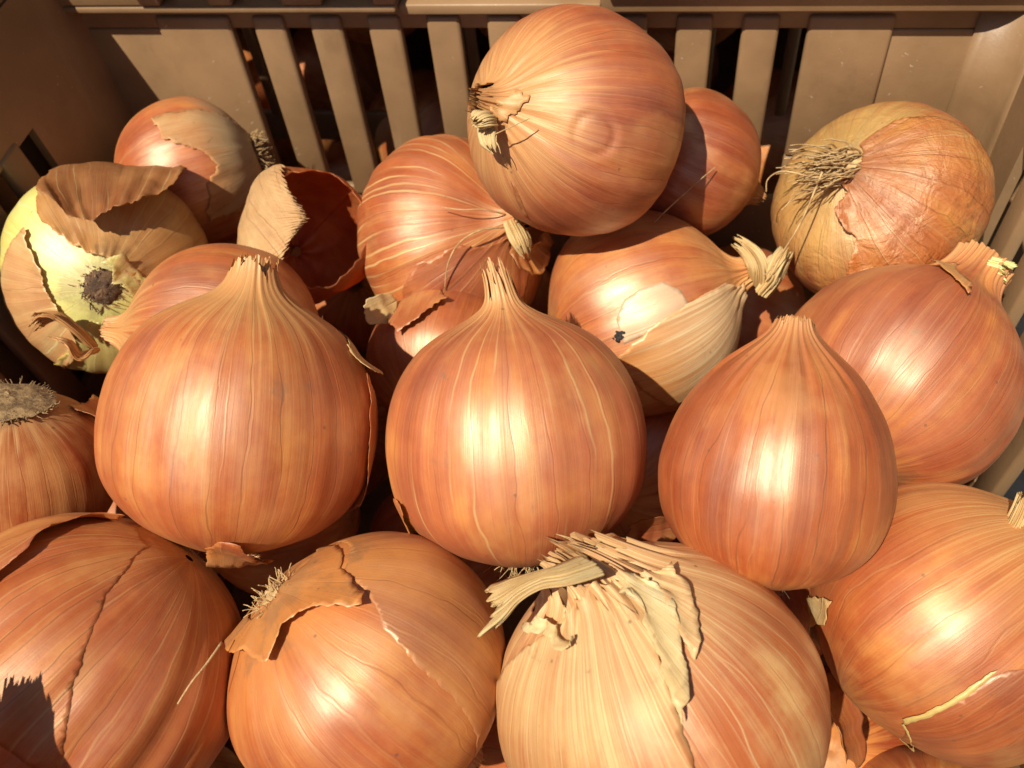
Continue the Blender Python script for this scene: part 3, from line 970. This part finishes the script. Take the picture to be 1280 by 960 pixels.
# a few onions of the crate behind, seen through the handle opening and the slots over the slats
for q, (x_, y_, z_, lab) in enumerate(((.020, .100, -.030, 'orange onion in the crate behind, seen through the slots at the top'),
                            (.102, .104, -.034, 'yellowish onion in the crate behind, seen through the handle opening'),
                            (.185, .110, -.040, 'reddish onion in the crate behind, hidden in part by the topmost onion'))):
    F0 = FRAMES[('dim', 'dark', 'behind_top')[q]] if q else FRAMES['dim']
    FRAMES['rear%d' % q] = (.036, (x_, y_, z_), F0[2], F0[3])
    make_onion('rear%d' % q, lab, mat_for(40 + q, bias=(.03, .12, -.04)[q], **({'mid': (.60, .50, .18)} if q == 1 else {})), 'globe', 50 + q, NA=72, NT=40)
proto = ON['rear0'].root
for q in range(14):
    x_ = -.085 + .064 * (q % 7); z_ = (-.105, -.160)[q // 7]
    c = copy_tree(proto, (x_ + .02 * (q // 7), .100 + .03 * math.sin(q * 2.1), z_ + .008 * math.cos(q * 1.7)), 'shaded onion in the crate behind, showing dark between the slats')
    c['group'] = 'shaded onions in the crate behind'
    c.rotation_euler = (q * 1.3, q * 2.1, q * .7)
# onions buried under the visible layer: only dark slivers of them show in the gaps
rb = random.Random(8)
bury = mat_for(30, bias=-.04)
placed = [(Vector(FRAMES[k][1]), FRAMES[k][0]) for k in FRAMES]
first = None
for ix in range(6):
    for iy in range(5):
        p = Vector((-.035 + .064 * ix + rb.uniform(-.006, .006), -.045 - .066 * iy + rb.uniform(-.006, .006), -.112 + rb.uniform(-.008, .008)))
        if any((p - c).length < (R_ + .034) * .97 for c, R_ in placed):
            p.z -= .022
            if any((p - c).length < (R_ + .034) * .93 for c, R_ in placed):
                continue
        placed.append((p, .034))
        if first is None:
            F0 = FRAMES['dark']
            FRAMES['buried'] = (.034, tuple(p), F0[2], F0[3])
            first = make_onion('buried', 'buried onion in the dark gaps beneath the top layer', bury, 'globe', 33, NA=72, NT=40)
            first.root['group'] = 'buried onions'
        else:
            c = copy_tree(first.root, p, 'buried onion in the dark gaps beneath the top layer')
            c.rotation_euler = (rb.uniform(0, 6), rb.uniform(0, 6), rb.uniform(0, 6))

def smooth(P, n=6):
    P = [Vector(p) for p in P]
    out = []
    for i in range(len(P) - 1):
        p0, p1, p2, p3 = P[max(i - 1, 0)], P[i], P[i + 1], P[min(i + 2, len(P) - 1)]
        for j in range(n):
            u = j / n
            out.append(0.5 * (2 * p1 + (p2 - p0) * u + (2 * p0 - 5 * p1 + 4 * p2 - p3) * u * u + (3 * p1 - p0 - 3 * p2 + p3) * u ** 3))
    return out + [P[-1]]

FLESHM = skin_mat('pale_flesh_edge', seed=62.0, deep=(.62, .48, .16), mid=(.72, .60, .24), gold=(.78, .70, .34), straw=(.8, .74, .42), vein=0, rib=.2, neck=(9, 10), root=(-9, -8), rough=.4)
GREENM = skin_mat('pale_green_shoot', seed=63.0, deep=(.38, .36, .10), mid=(.56, .54, .20), gold=(.66, .64, .32), straw=(.7, .68, .4), vein=.1, rib=.2, neck=(9, 10), root=(-9, -8), rough=.5)
# torn layers, dry leaves and fibres, each on its own onion (angle round the axis, fraction of the way root to neck)
peel(ON['front_left'], [(2.265, 0.7639), (2.513, 0.6985), (2.369, 0.6876), (2.042, 0.6767), (1.872, 0.6222), (1.453, 0.6277), (1.100, 0.6495), (1.191, 0.7257), (1.950, 0.7639)], STRAWM, free=(0,1,2,3,4,5), lift=.0042, curl=.008, back=.06, seed=2, name='torn_skin')
peel(ON['front_left'], [(1.204, 0.6495), (1.702, 0.5623), (1.715, 0.4479), (1.950, 0.3144), (2.186, 0.2436), (2.121, 0.2190), (1.270, 0.3307), (1.047, 0.4642), (1.060, 0.5568)], variant(1, bias=-.06), free=(5,6,7,8), lift=.0012, curl=.006, seed=3, name='torn_skin')
peel(ON['front_left'], [(-0.406, 0.1101), (-0.105, 0.2681), (0.079, 0.2817), (0.432, 0.1400), (2.147, 0.0229), (4.294, 0.0256)], variant(1, bias=-.03), free=(2,3,4,5), lift=.0030, curl=.008, seed=4, name='torn_skin')
peel(ON['front_mid'], [(-1.230, 0.3770), (-1.008, 0.3770), (-1.100, 0.3171), (-1.427, 0.2163), (-1.466, 0.1673), (-1.833, 0.2027), (-1.676, 0.2626)], variant(2, bias=.14), free=(1,2,3), lift=.0012, curl=.006, seed=5, name='torn_skin')
peel(ON['low_left'], [(0.275, 0.4751), (0.079, 0.5814), (-0.118, 0.6876), (-0.432, 0.8293), (-0.812, 0.9083), (-3.024, 0.8456), (-3.560, 0.7721), (-4.123, 0.7094), (-4.333, 0.6004), (-4.490, 0.4452), (-5.380, 0.4397)], variant(4, bias=-.015, vein=.7, rough=.5, bump=.4, coat=.5), free=(0,1,2,3), lift=.0, curl=.005, base=.0001, thick=.00004, crinkle=0, seed=8, name='torn_skin', jag=.0006)
peel(ON['low_left'], [(-0.681, 0.5187), (-0.798, 0.6059), (-0.929, 0.6903), (-1.165, 0.7612), (-1.322, 0.8238), (-1.348, 0.8565), (-2.186, 0.7639), (-1.977, 0.6495), (-1.754, 0.5214), (-1.139, 0.4751)], variant(4, bias=.02), free=(0,1,2,3,4), lift=.0030, curl=.010, seed=9, name='torn_skin', jag=.0004)
peel(ON['low_midleft'], [(-0.720, 0.0256), (-2.147, 0.1673), (-0.825, 0.1727), (-0.353, 0.2708), (-0.196, 0.1972), (-0.013, 0.1618), (0.223, 0.1509), (0.576, 0.1972), (0.969, 0.1400), (1.977, 0.1455), (2.500, 0.2381), (2.644, 0.1836), (2.775, 0.0937)], variant(5, bias=.02, rough=.5), free=(3,4,5,6,7,8,9), lift=.0030, curl=.012, seed=10, name='torn_skin', jag=.0007)
peel(ON['low_midleft'], [(-0.759, 0.1809), (-0.288, 0.3253), (-0.209, 0.4234), (-0.209, 0.5296), (-0.144, 0.6685), (0.236, 0.9001), (-1.060, 0.8810), (-1.335, 0.7094), (-1.296, 0.4969), (-1.689, 0.3416), (-2.147, 0.2790), (-2.278, 0.2054)], variant(5, bias=-.01, rough=.46, deep=(.30,.08,.028), mid=(.44,.14,.05)), free=(0,1,2,3,4), lift=.0, curl=.004, base=.0001, thick=.00005, crinkle=0, seed=11, name='torn_skin', jag=.0006)
peel(ON['low_midright'], [(-1.780, 0.6386), (-1.649, 0.7176), (-1.427, 0.7857), (-1.086, 0.8402), (-0.641, 0.9055), (-0.039, 0.9328), (0.694, 0.8838), (0.209, 0.8048), (0.092, 0.7067), (0.039, 0.6304), (0.000, 0.5078), (-1.492, 0.4179), (-1.584, 0.5568)], variant(6, bias=.05, neck=(.10,1.0), coat=.4), free=(0,1,2,3,4,7,8,9), lift=.0004, curl=.005, base=.0003, seed=12, name='papery_skin', crinkle=.0003, jag=.0006)
peel(ON['low_midright'], [(-1.414, 0.8211), (-1.178, 0.8620), (-0.903, 0.8456), (-0.550, 0.8320), (-0.524, 0.8156), (-0.995, 0.8293)], PALEM, free=(0,1,3,4,5), lift=.0035, curl=.007, seed=13, name='papery_skin')
peel(ON['low_midright'], [(0.550, 0.9219), (0.772, 0.8810), (0.576, 0.8129), (0.327, 0.7475), (0.170, 0.6849), (0.039, 0.6522), (0.092, 0.7067), (0.144, 0.7612), (0.196, 0.8238), (0.314, 0.8756)], PALEM, free=(1,2,3,4,5,6,7,8), lift=.0014, curl=.006, seed=14, name='papery_skin', crinkle=.0012, jag=.0006)
peel(ON['low_midright'], [(0.772, 0.9001), (1.060, 0.8483), (0.759, 0.7939), (0.497, 0.7421), (0.340, 0.7176), (0.380, 0.7612), (0.524, 0.8211)], variant(6, bias=.10, neck=(-.4,.6)), free=(1,2,3,4,5), lift=.0010, curl=.006, seed=15, name='papery_skin', crinkle=.0010, jag=.0006)
peel(ON['low_right'], [(2.631, 0.0965), (1.505, 0.0856), (0.458, 0.2735), (0.419, 0.3689), (0.419, 0.4343), (0.406, 0.4996), (0.445, 0.5351), (0.563, 0.5841), (1.100, 0.5514), (1.833, 0.3525), (2.251, 0.2299), (2.592, 0.1945)], variant(7, bias=-.11, neck=(.8,1.2)), seed=17, name='under_skin', jag=.0002, base=.0001, thick=.00004, crinkle=0)
peel(ON['low_right'], [(2.854, 0.0747), (2.317, 0.0583), (0.406, 0.2871), (0.380, 0.3743), (0.380, 0.4397), (0.367, 0.5051), (0.380, 0.5187), (0.393, 0.4969), (0.419, 0.4343), (0.419, 0.3689), (0.458, 0.2735), (2.448, 0.0774), (2.801, 0.0883)], variant(7, bias=.12, mid=(.55,.33,.09), gold=(.62,.44,.14), neck=(-.2,.9)), free=(6,7,8,9,10,11,12), lift=.0006, curl=.004, base=.0004, seed=18, name='skin_edge', jag=.0003)
peel(ON['low_right'], [(-1.702, 0.1972), (-0.864, 0.2817), (-0.524, 0.3525), (-0.497, 0.2899), (-1.034, 0.1537), (-1.911, 0.1128)], STRAWM, free=(1,2,3,4), lift=.0012, curl=.005, base=.0010, seed=19, name='papery_skin')
peel(ON['pale'], [(0.327, 0.3770), (0.196, 0.4724), (0.105, 0.5596), (0.065, 0.6631), (0.026, 0.8102), (0.458, 0.9273), (2.173, 0.8974), (2.173, 0.8238), (1.401, 0.7748), (1.113, 0.6032), (1.139, 0.4833), (0.694, 0.4152)], variant(9, bias=.10, patch=0, neck=(-.25,.65), straw=(.80,.66,.38)), free=(0,1,2,3,4,5,6), lift=.0005, curl=.006, base=.0003, seed=20, name='papery_skin', jag=.0004)
peel(ON['pale'], [(-0.209, 0.5187), (-0.209, 0.5868), (-0.079, 0.6277), (0.092, 0.6386), (0.144, 0.5705), (0.196, 0.4860), (0.209, 0.4206), (-0.026, 0.4261), (-0.170, 0.4669)], variant(9, bias=.10, deep=(.50,.25,.13), mid=(.62,.37,.21), gold=(.68,.47,.29), coat=1.0), seed=21, name='bleached_skin', jag=.0002, base=.0001, thick=.00006, crinkle=0)
peel(ON['big_right'], [(-0.825, 0.8347), (-0.694, 0.8402), (-0.550, 0.9055), (0.039, 0.7149), (0.052, 0.6522), (-0.144, 0.7040)], variant(8, bias=.10, neck=(.3,.9)), free=(0,3,4,5), lift=.001, seed=22, name='torn_skin')
peel(ON['peeled'], [(-1.139, 0.2844), (-0.707, 0.5705), (-0.314, 0.6141), (0.301, 0.6740), (1.060, 0.6168), (1.649, 0.5759), (1.662, 0.2354), (1.257, 0.0992), (0.353, 0.0692), (-0.301, 0.0883), (-0.746, 0.1019), (-0.995, 0.1400), (-1.100, 0.2027)], variant(17, bias=-.02, deep=(.28,.10,.03), mid=(.45,.20,.06), gold=(.56,.33,.11), straw=(.60,.42,.18), root=(-9,-8), vein=.4, nv=30, rough=.42, coat=.3), free=(6,7,8,9,10,11), lift=.0016, curl=.008, seed=23, name='torn_skin')
peel(ON['peeled'], [(-1.034, 0.2681), (-0.785, 0.4915), (-0.589, 0.6522), (-0.105, 0.6250), (0.275, 0.5623), (0.249, 0.3198), (0.079, 0.2436), (-0.131, 0.1918), (-0.524, 0.1428), (-0.851, 0.1618)], variant(17, bias=-.08, deep=(.28,.09,.03), mid=(.45,.19,.065), gold=(.56,.33,.13), straw=(.60,.42,.20), root=(-9,-8), vein=.4, nv=30, rough=.42, coat=.3, thin=.2), free=(4,5,6,7,8,9), lift=.0110, curl=.018, base=.003, seed=24, name='torn_skin', crinkle=.0010, back=.12)
peel(ON['peeled'], [(-2.291, 0.4043), (-1.754, 0.3335), (-1.335, 0.2735), (-1.715, 0.1755), (-2.500, 0.1455), (-2.906, 0.1509), (-3.115, 0.2000), (-3.168, 0.2572), (-3.037, 0.5459), (-2.762, 0.5296)], variant(17, bias=-.02, deep=(.44,.16,.06), mid=(.56,.26,.10), gold=(.62,.38,.16), root=(-9,-8), vein=.3, rough=.4), free=(2,3,4,5,6,7), lift=.0012, curl=.007, seed=25, name='torn_skin')
peel(ON['peeled'], [(-2.998, 0.4942), (-3.063, 0.2054), (-3.155, 0.1101), (-3.770, 0.0965), (-4.123, 0.2081), (-3.862, 0.5923), (-3.338, 0.5705)], variant(17, bias=.0, deep=(.50,.30,.08), mid=(.60,.44,.14), root=(-9,-8)), free=(0,1,2,3), lift=.001, seed=26, name='torn_skin')
peel(ON['peeled'], [(-0.393, 0.0692), (0.079, 0.1046), (0.864, 0.1128), (1.244, 0.1809), (1.597, 0.1537), (1.728, 0.1019), (1.283, 0.0665), (0.576, 0.0311)], variant(17, bias=.0, deep=(.50,.20,.07), mid=(.62,.34,.12), root=(-9,-8), rough=.5), free=(4,5,6,7,0), lift=.0030, curl=.007, base=.0018, seed=27, name='torn_skin')
peel(ON['far_left'], [(-1.558, 0.1782), (-2.160, 0.3144), (-2.068, 0.3907), (-1.754, 0.4234), (-1.073, 0.3335), (-1.257, 0.2654)], variant(11, bias=.02), free=(1,2,3,4), lift=.0045, curl=.009, seed=28, name='torn_skin', crinkle=.001)
peel(ON['striped'], [(1.008, 0.9246), (2.592, 0.8838), (2.513, 0.7993), (2.094, 0.7911), (1.623, 0.8129), (1.217, 0.8592)], variant(12, bias=.10, thin=.2), free=(0,1,2,3,4), lift=.0045, curl=.009, seed=29, name='torn_skin', crinkle=.0012)
peel(ON['striped'], [(0.105, 0.6386), (0.105, 0.7911), (0.851, 0.9519), (1.859, 0.7939), (1.545, 0.6631), (1.034, 0.5841), (0.641, 0.5378), (0.340, 0.5405)], variant(12, bias=-.03, rib=.3, patch=0), free=(0,1,7,6), lift=.0006, curl=.006, seed=30, name='torn_skin')
peel(ON['top'], [(-1.230, 0.7748), (-1.204, 0.7503), (-1.244, 0.7040), (-1.388, 0.6141), (-1.414, 0.6358), (-1.322, 0.7067)], variant(14, bias=.02), seed=31, name='skin_slit', jag=.0003, base=.0001, thick=.00006, crinkle=0)
peel(ON['top'], [(-0.196, 0.9628), (0.654, 0.9055), (0.393, 0.8565), (0.039, 0.8838), (-0.524, 0.9164), (-0.759, 0.9410)], variant(13, bias=.16, neck=(.2,.7)), free=(1,2,3), lift=.0004, base=.0002, seed=34, name='papery_skin', jag=.0012)
peel(ON['hairy'], [(0.628, 0.0147), (-1.872, 0.0883), (-1.754, 0.2190), (-1.388, 0.3798), (-1.021, 0.5650), (-0.668, 0.7748), (0.026, 0.6277), (0.497, 0.3798), (0.668, 0.3307), (0.458, 0.2354), (0.720, 0.1373), (0.340, 0.0937)], variant(15, bias=-.02, root=(-9,-8), deep=(.32,.060,.013), mid=(.48,.135,.028), gold=(.62,.27,.06), wrinkle=.9, bump=.9, coat=.8), free=(7,8,9,10,11), lift=.0013, curl=.006, seed=35, name='torn_skin', crinkle=.0009)
peel(ON['back_left'], [(0.851, 0.5296), (0.851, 0.3716), (0.995, 0.1864), (1.636, 0.0420), (-0.641, 0.1537), (-0.720, 0.3389), (-0.641, 0.4724), (-0.183, 0.4261), (0.013, 0.3525), (0.275, 0.4070), (0.484, 0.5105)], variant(16, bias=.02, deep=(.32,.10,.035), mid=(.44,.19,.075), gold=(.53,.30,.14), patch=0, dirt=.8, rough=.55, coat=.05), free=(6,7,8,9,10), lift=.0003, curl=.005, base=.0002, seed=37, name='flaked_skin', jag=.0012)
peel(ON['dim'], [(-0.982, 0.4833), (-0.707, 0.5814), (-0.432, 0.6168), (-0.209, 0.5078), (-0.432, 0.4152), (-0.681, 0.3498), (-0.812, 0.3907)], variant(11, bias=.05), free=(3,4,5,6), lift=.0030, curl=.008, seed=38, name='torn_skin')
sheath(ON['low_midright'], [(0.01179, -0.00061, 0.05439), (0.01515, -0.00761, 0.05707), (0.01476, -0.01305, 0.05835), (0.01288, -0.01883, 0.05749), (0.01038, -0.02445, 0.05514), (0.00775, -0.0304, 0.05328)], [0.005, 0.0045, 0.0036, 0.0044, 0.0068, 0.009], STRAWM, flat=.22, folds=.14, seed=34, rag=.28)
sheath(ON['tilted'], [(0.00284, -0.00616, 0.0476), (0.00812, -0.00114, 0.05258), (0.00912, 0.00255, 0.05916), (0.01042, 0.00127, 0.06392), (0.01206, -0.00312, 0.06654)], [0.0045, 0.0045, 0.006, 0.0062, 0.004], variant(11, bias=.03, thin=.15), flat=.22, folds=.12, seed=5, rag=.35)
sheath(ON['tilted'], [(0.00492, -0.00849, 0.04726), (0.01053, -0.00953, 0.05031), (0.0141, -0.00599, 0.05332), (0.01509, -0.00463, 0.06002)], [0.0035, 0.004, 0.0035, 0.0015], variant(10, bias=.02), flat=.2, folds=.12, seed=6, rag=.4)
sheath(ON['big_right'], [(0.00213, -0.00168, 0.04462), (0.0046, -0.00065, 0.04992), (0.00571, 0.00309, 0.05195), (0.00482, 0.00921, 0.0531)], [0.004, 0.0042, 0.004, 0.005], GREENM, flat=.6, folds=.2, seed=7, rag=.3)
sheath(ON['pale'], [(0.00261, 0.00416, 0.04834), (0.00834, -0.00246, 0.04953), (0.00646, -0.00843, 0.04803), (0.00284, -0.01384, 0.04513)], [0.005, 0.0065, 0.005, 0.0035], STRAWM, flat=.5, folds=.16, seed=8, rag=.4)
sheath(ON['pale'], [(0.00397, 0.00628, 0.05193), (0.0072, 0.0019, 0.05568), (0.00213, -0.00185, 0.06017)], [0.005, 0.0075, 0.0055], PALEM, flat=.5, folds=.16, seed=9, rag=.5)
sheath(ON['pale'], [(0.007, 0.00919, 0.04737), (0.0088, 0.0049, 0.05315), (0.00857, -0.00013, 0.05372)], [0.0055, 0.006, 0.0035], STRAWM, flat=.45, folds=.16, seed=10, rag=.5)
sheath(ON['top'], [(0.00661, -0.00509, 0.04551), (0.00743, -0.00564, 0.04935), (0.00712, -0.00738, 0.05185)], [0.0028, 0.0034, 0.0022], STRAWM, flat=.7, folds=.13, seed=12, rag=.4)
sheath(ON['top'], [(0.00301, -0.00696, 0.04399), (0.00908, -0.01117, 0.04564), (0.01189, -0.01442, 0.04425)], [0.003, 0.003, 0.0012], STRAWM, flat=.35, folds=.13, seed=13, rag=.5)
sheath(ON['striped'], [(0.00483, 0.00063, 0.04173), (0.00645, 0.00863, 0.04486), (0.00582, 0.01575, 0.04437)], [0.003, 0.004, 0.002], STRAWM, flat=.3, folds=.14, seed=14, rag=.5)
sheath(ON['low_right'], [(0.0158, -0.00889, 0.03151), (0.01998, -0.01177, 0.03793), (0.02003, -0.01483, 0.04284)], [0.006, 0.006, 0.005], STRAWM, flat=.3, folds=.2, seed=15, rag=.4)
tubes('root_fibre', [smooth([(0.03686, 0.02397, -0.0127), (0.03952, 0.01766, -0.01108), (0.03979, 0.00909, -0.00733), (0.03657, 0.00289, -0.00338), (0.03344, -0.00312, 0.00072)])], 0.0003, M_ROOT, ON['behind_top'].root, 6, .6, False)
tubes('root_fibre', [smooth([(0.00323, 0.01813, -0.03935), (0.00751, 0.02421, -0.03996), (0.00988, 0.02934, -0.04054), (0.01017, 0.03548, -0.03964)])], 0.00035, M_ROOT, ON['low_midleft'].root, 6, .6, False)
tubes('root_fibre', [smooth([(0.00695, 0.00229, 0.04026), (0.01987, -5e-05, 0.03923), (0.0275, 0.00178, 0.03436), (0.03181, 0.00762, 0.02926), (0.03165, 0.01647, 0.02203)])], 0.0004, M_ROOT, ON['striped'].root, 6, .6, False)
tubes('root_fibre', [smooth([(0.00559, -0.00246, 0.04035), (0.01556, -0.00689, 0.04006), (0.02256, -0.00964, 0.03601), (0.02637, -0.0129, 0.03058)])], 0.0003, M_ROOT, ON['striped'].root, 6, .6, False)
tubes('root_fibre', [smooth([(0.00832, -0.0093, 0.0456), (0.01343, -0.01137, 0.04584), (0.01519, -0.0139, 0.04517)])], 0.00025, M_ROOT, ON['top'].root, 6, .6, False)
tubes('root_fibre', [smooth([(0.00838, -0.01035, 0.04599), (0.01735, -0.00511, 0.04519), (0.02065, -0.00151, 0.04188)])], 0.00025, M_ROOT, ON['top'].root, 6, .6, False)
tubes('root_fibre', [smooth([(0.00811, 0.00545, -0.04648), (0.01503, 0.02259, -0.04134), (0.01759, 0.03866, -0.03664), (0.01839, 0.04425, -0.03626)])], 0.0004, M_ROOT, ON['hairy'].root, 6, .6, False)
tubes('root_fibre', [smooth([(0.00762, 0.00973, -0.04951), (0.00088, 0.01491, -0.05292), (-0.0014, 0.02039, -0.05237), (0.00037, 0.02381, -0.04978)])], 0.00035, M_ROOT, ON['hairy'].root, 6, .6, False)

roots(ON["hairy"], 90, .024, .16, M_ROOT, .00040, droop=(.065, .731, -.676), curl=.9, seed=21, disc=.20, out=.3)

# a black sooty mould spot on the pale onion
def mould(O, a0, t0, size, seed):
    r = random.Random(seed)
    V, F = [], []
    for b in range(26):
        q = abs(r.gauss(0, .42)); an = r.uniform(0, 6.28)
        a = a0 + q * size * math.cos(an) * 1.25 / (.95 * O.R); t = t0 + q * size * math.sin(an) / (O.slen * O.R)
        p = O.surf(np.array([a]), np.array([t]))[0]; nn = O.normal(np.array([a]), np.array([t]))[0]
        nv = Vector(nn); x = nv.orthogonal().normalized(); y = nv.cross(x)
        rad = size * r.uniform(.08, .26) * (1.2 - .5 * min(q, 1))
        base = len(V)
        for i in range(4):
            h = i / 3
            for j in range(9):
                w = 6.2832 * j / 9
                rr = rad * math.cos(h * 1.45) * (1 + .35 * noise.noise(Vector((j * 1.3, i * 2.0, b * 3.3))))
                V.append(Vector(p) + (x * math.cos(w) + y * math.sin(w)) * rr + nv * (h * rad * .7 + .0004))
        for i in range(3):
            for j in range(9):
                F.append((base + i * 9 + j, base + i * 9 + (j + 1) % 9, base + i * 9 + 9 + (j + 1) % 9, base + i * 9 + 9 + j))
        F.append(tuple(base + 27 + j for j in range(9)))
    return mesh_obj('mould_spot', V, F, M_MOULD, O.root)
mould(ON['pale'], .118, .4179, .0036, 4)

# an empty onion skin, a dry shell torn open towards the light
def shell():
    R0, c, A, Fv = FRAMES['shell']
    Av = Vector(A).normalized(); Fv = Vector(Fv); Fv = (Fv - Av * Fv.dot(Av)).normalized(); Yv = Av.cross(Fv)
    rot = Matrix((Fv, Yv, Av)).transposed()
    root = thing('onion_skin', 'hollow torn onion skin, an empty shell with a pale curled flap', 'onion skin', c, None, rot)
    outm = skin_mat('shell_outside', seed=71.0, deep=(.44, .22, .10), mid=(.58, .33, .15), gold=(.66, .45, .23), straw=(.74, .58, .34), vein=.5, nv=26, neck=(9, 10), root=(-9, -8), thin=.12, rough=.5, coat=.1, bump=.6)
    inm = skin_mat('shell_inside', seed=72.0, deep=(.42, .075, .018), mid=(.58, .14, .030), gold=(.64, .21, .05), straw=(.66, .30, .09), vein=.5, nv=44, neck=(9, 10), root=(-9, -8), thin=.55, rough=.45, bump=.5)
    # image left of the opening, as an angle round the opening
    camr = Vector((0.9857, 0.1430, -0.0886)); camu = Vector((-0.0630, 0.8022, 0.5937))
    lft = rot.transposed() @ (-camr); aL = math.atan2(lft.y, lft.x)
    upv = rot.transposed() @ camu; aU = math.atan2(upv.y, upv.x)
    # the opening's axis points at the viewer, so the shell's own ribs run across it
    na, nt_ = 150, 60
    pa = (rot.transposed() @ (camu * .55 - camr * .35 + Vector((.156, -.5796, .7998)) * -.5)).normalized()
    px_ = pa.orthogonal().normalized(); py_ = pa.cross(px_)
    rr = random.Random(5)
    ja = hill(np.linspace(0, 6.2832, na + 1), 9, (9, 17, 29, 47)); ja[-1] = ja[0]
    def dang(x):
        return (x + math.pi) % (2 * math.pi) - math.pi
    def build(name, lo_f, mat, grow, ths, a0, a1, kind):
        V, at = [], {'skin': [], 'ang': [], 'zz': []}
        n = na
        for i in range(nt_):
            for j in range(n + 1):
                an = a0 + (a1 - a0) * j / n
                lo = lo_f(an, j); hi = ths
                th = lo + (hi - lo) * (i / (nt_ - 1)) ** 1.0
                w = Vector((math.sin(th) * math.cos(an), math.sin(th) * math.sin(an), math.cos(th)))
                k = 1 + .05 * math.sin(3 * an + 1) * math.sin(th) + .03 * math.sin(5 * an + th * 3) + .015 * noise.noise(w * 6)
                k *= grow + .10 * kind * max(0, 1 - (th - lo) / .5) ** 2
                V.append(w * R0 * k)
                q = w.dot(pa); ang = math.atan2(w.dot(py_), w.dot(px_))
                at['skin'].append((math.cos(ang), math.sin(ang), (q + 1) / 2)); at['ang'].append(ang); at['zz'].append(q)
        o = mesh_obj(name, V, [f[::-1] for f in grid_faces(nt_, n + 1)], mat, root, attrs={k: np.array(v) for k, v in at.items()})
        sm = o.modifiers.new('thick', 'SOLIDIFY'); sm.thickness = .00035; sm.offset = 0
        return o
    build('inner_skin', lambda an, j: .86 + .12 * math.sin(2 * an + .6) + .10 * ja[j % na], inm, 1.0, 3.05, -math.pi, math.pi, 0)
    # the pale flap on the left, folded over the opening
    def flap(an, j):
        d = abs(dang(an - aL)) / 1.0
        return .20 + .75 * min(1, d) ** 2.2 + .16 * ja[(j * 3) % na]
    build('torn_flap', flap, outm, 1.035, 2.2, aL - 1.05, aL + .95, .5)
    # small scraps lying inside
    return root
shell()

# loose flakes of dry skin lying between the onions
def flake(label, c, rot, mat, size, seed):
    r = random.Random(seed)
    root = thing('skin_flake', label, 'onion skin', c, None, None)
    root.rotation_euler = rot
    V, F, at = [], [], {'skin': [], 'ang': [], 'zz': []}
    n, m = 16, 40
    for i in range(n):
        q = i / (n - 1)
        for j in range(m + 1):
            an = 6.2832 * j / m
            k = (1 + .38 * noise.noise(Vector((math.cos(an) * 1.6, math.sin(an) * 1.6, seed * 1.7))) + .16 * noise.noise(Vector((math.cos(an) * 6, math.sin(an) * 6, seed))))
            x, y = size * q * k * math.cos(an), size * .62 * q * k * math.sin(an)
            z = 38 * y * y - 9 * x * x + .10 * size * noise.noise(Vector((x * 260, y * 60, seed)))
            V.append((x, y, z)); at['skin'].append((.8 + y * 12, y * 12, .3 + x * 6)); at['ang'].append(y * 30); at['zz'].append(.2)
    o = mesh_obj('sheet', V, grid_faces(n, m + 1), mat, root, attrs={k: np.array(v) for k, v in at.items()})
    sm = o.modifiers.new('thick', 'SOLIDIFY'); sm.thickness = .00015; sm.offset = 0
    return root
flake('loose pale skin flake between the big striped onion and the small dim one', (.0775, -.1235, -.0375), (.9, .3, 1.0), STRAWM, .0085, 3)
flake('brown skin flake in the dark gap between the middle and right front onions', (.1832, -.1901, -.0672), (1.2, .2, .4), variant(14, bias=.05, thin=.2), .011, 5)
flake('brown skin flake deep in the gap left of the lower right onion', (.2460, -.2370, -.0960), (.8, -.4, 2.0), variant(11, bias=.08, thin=.2), .015, 8)
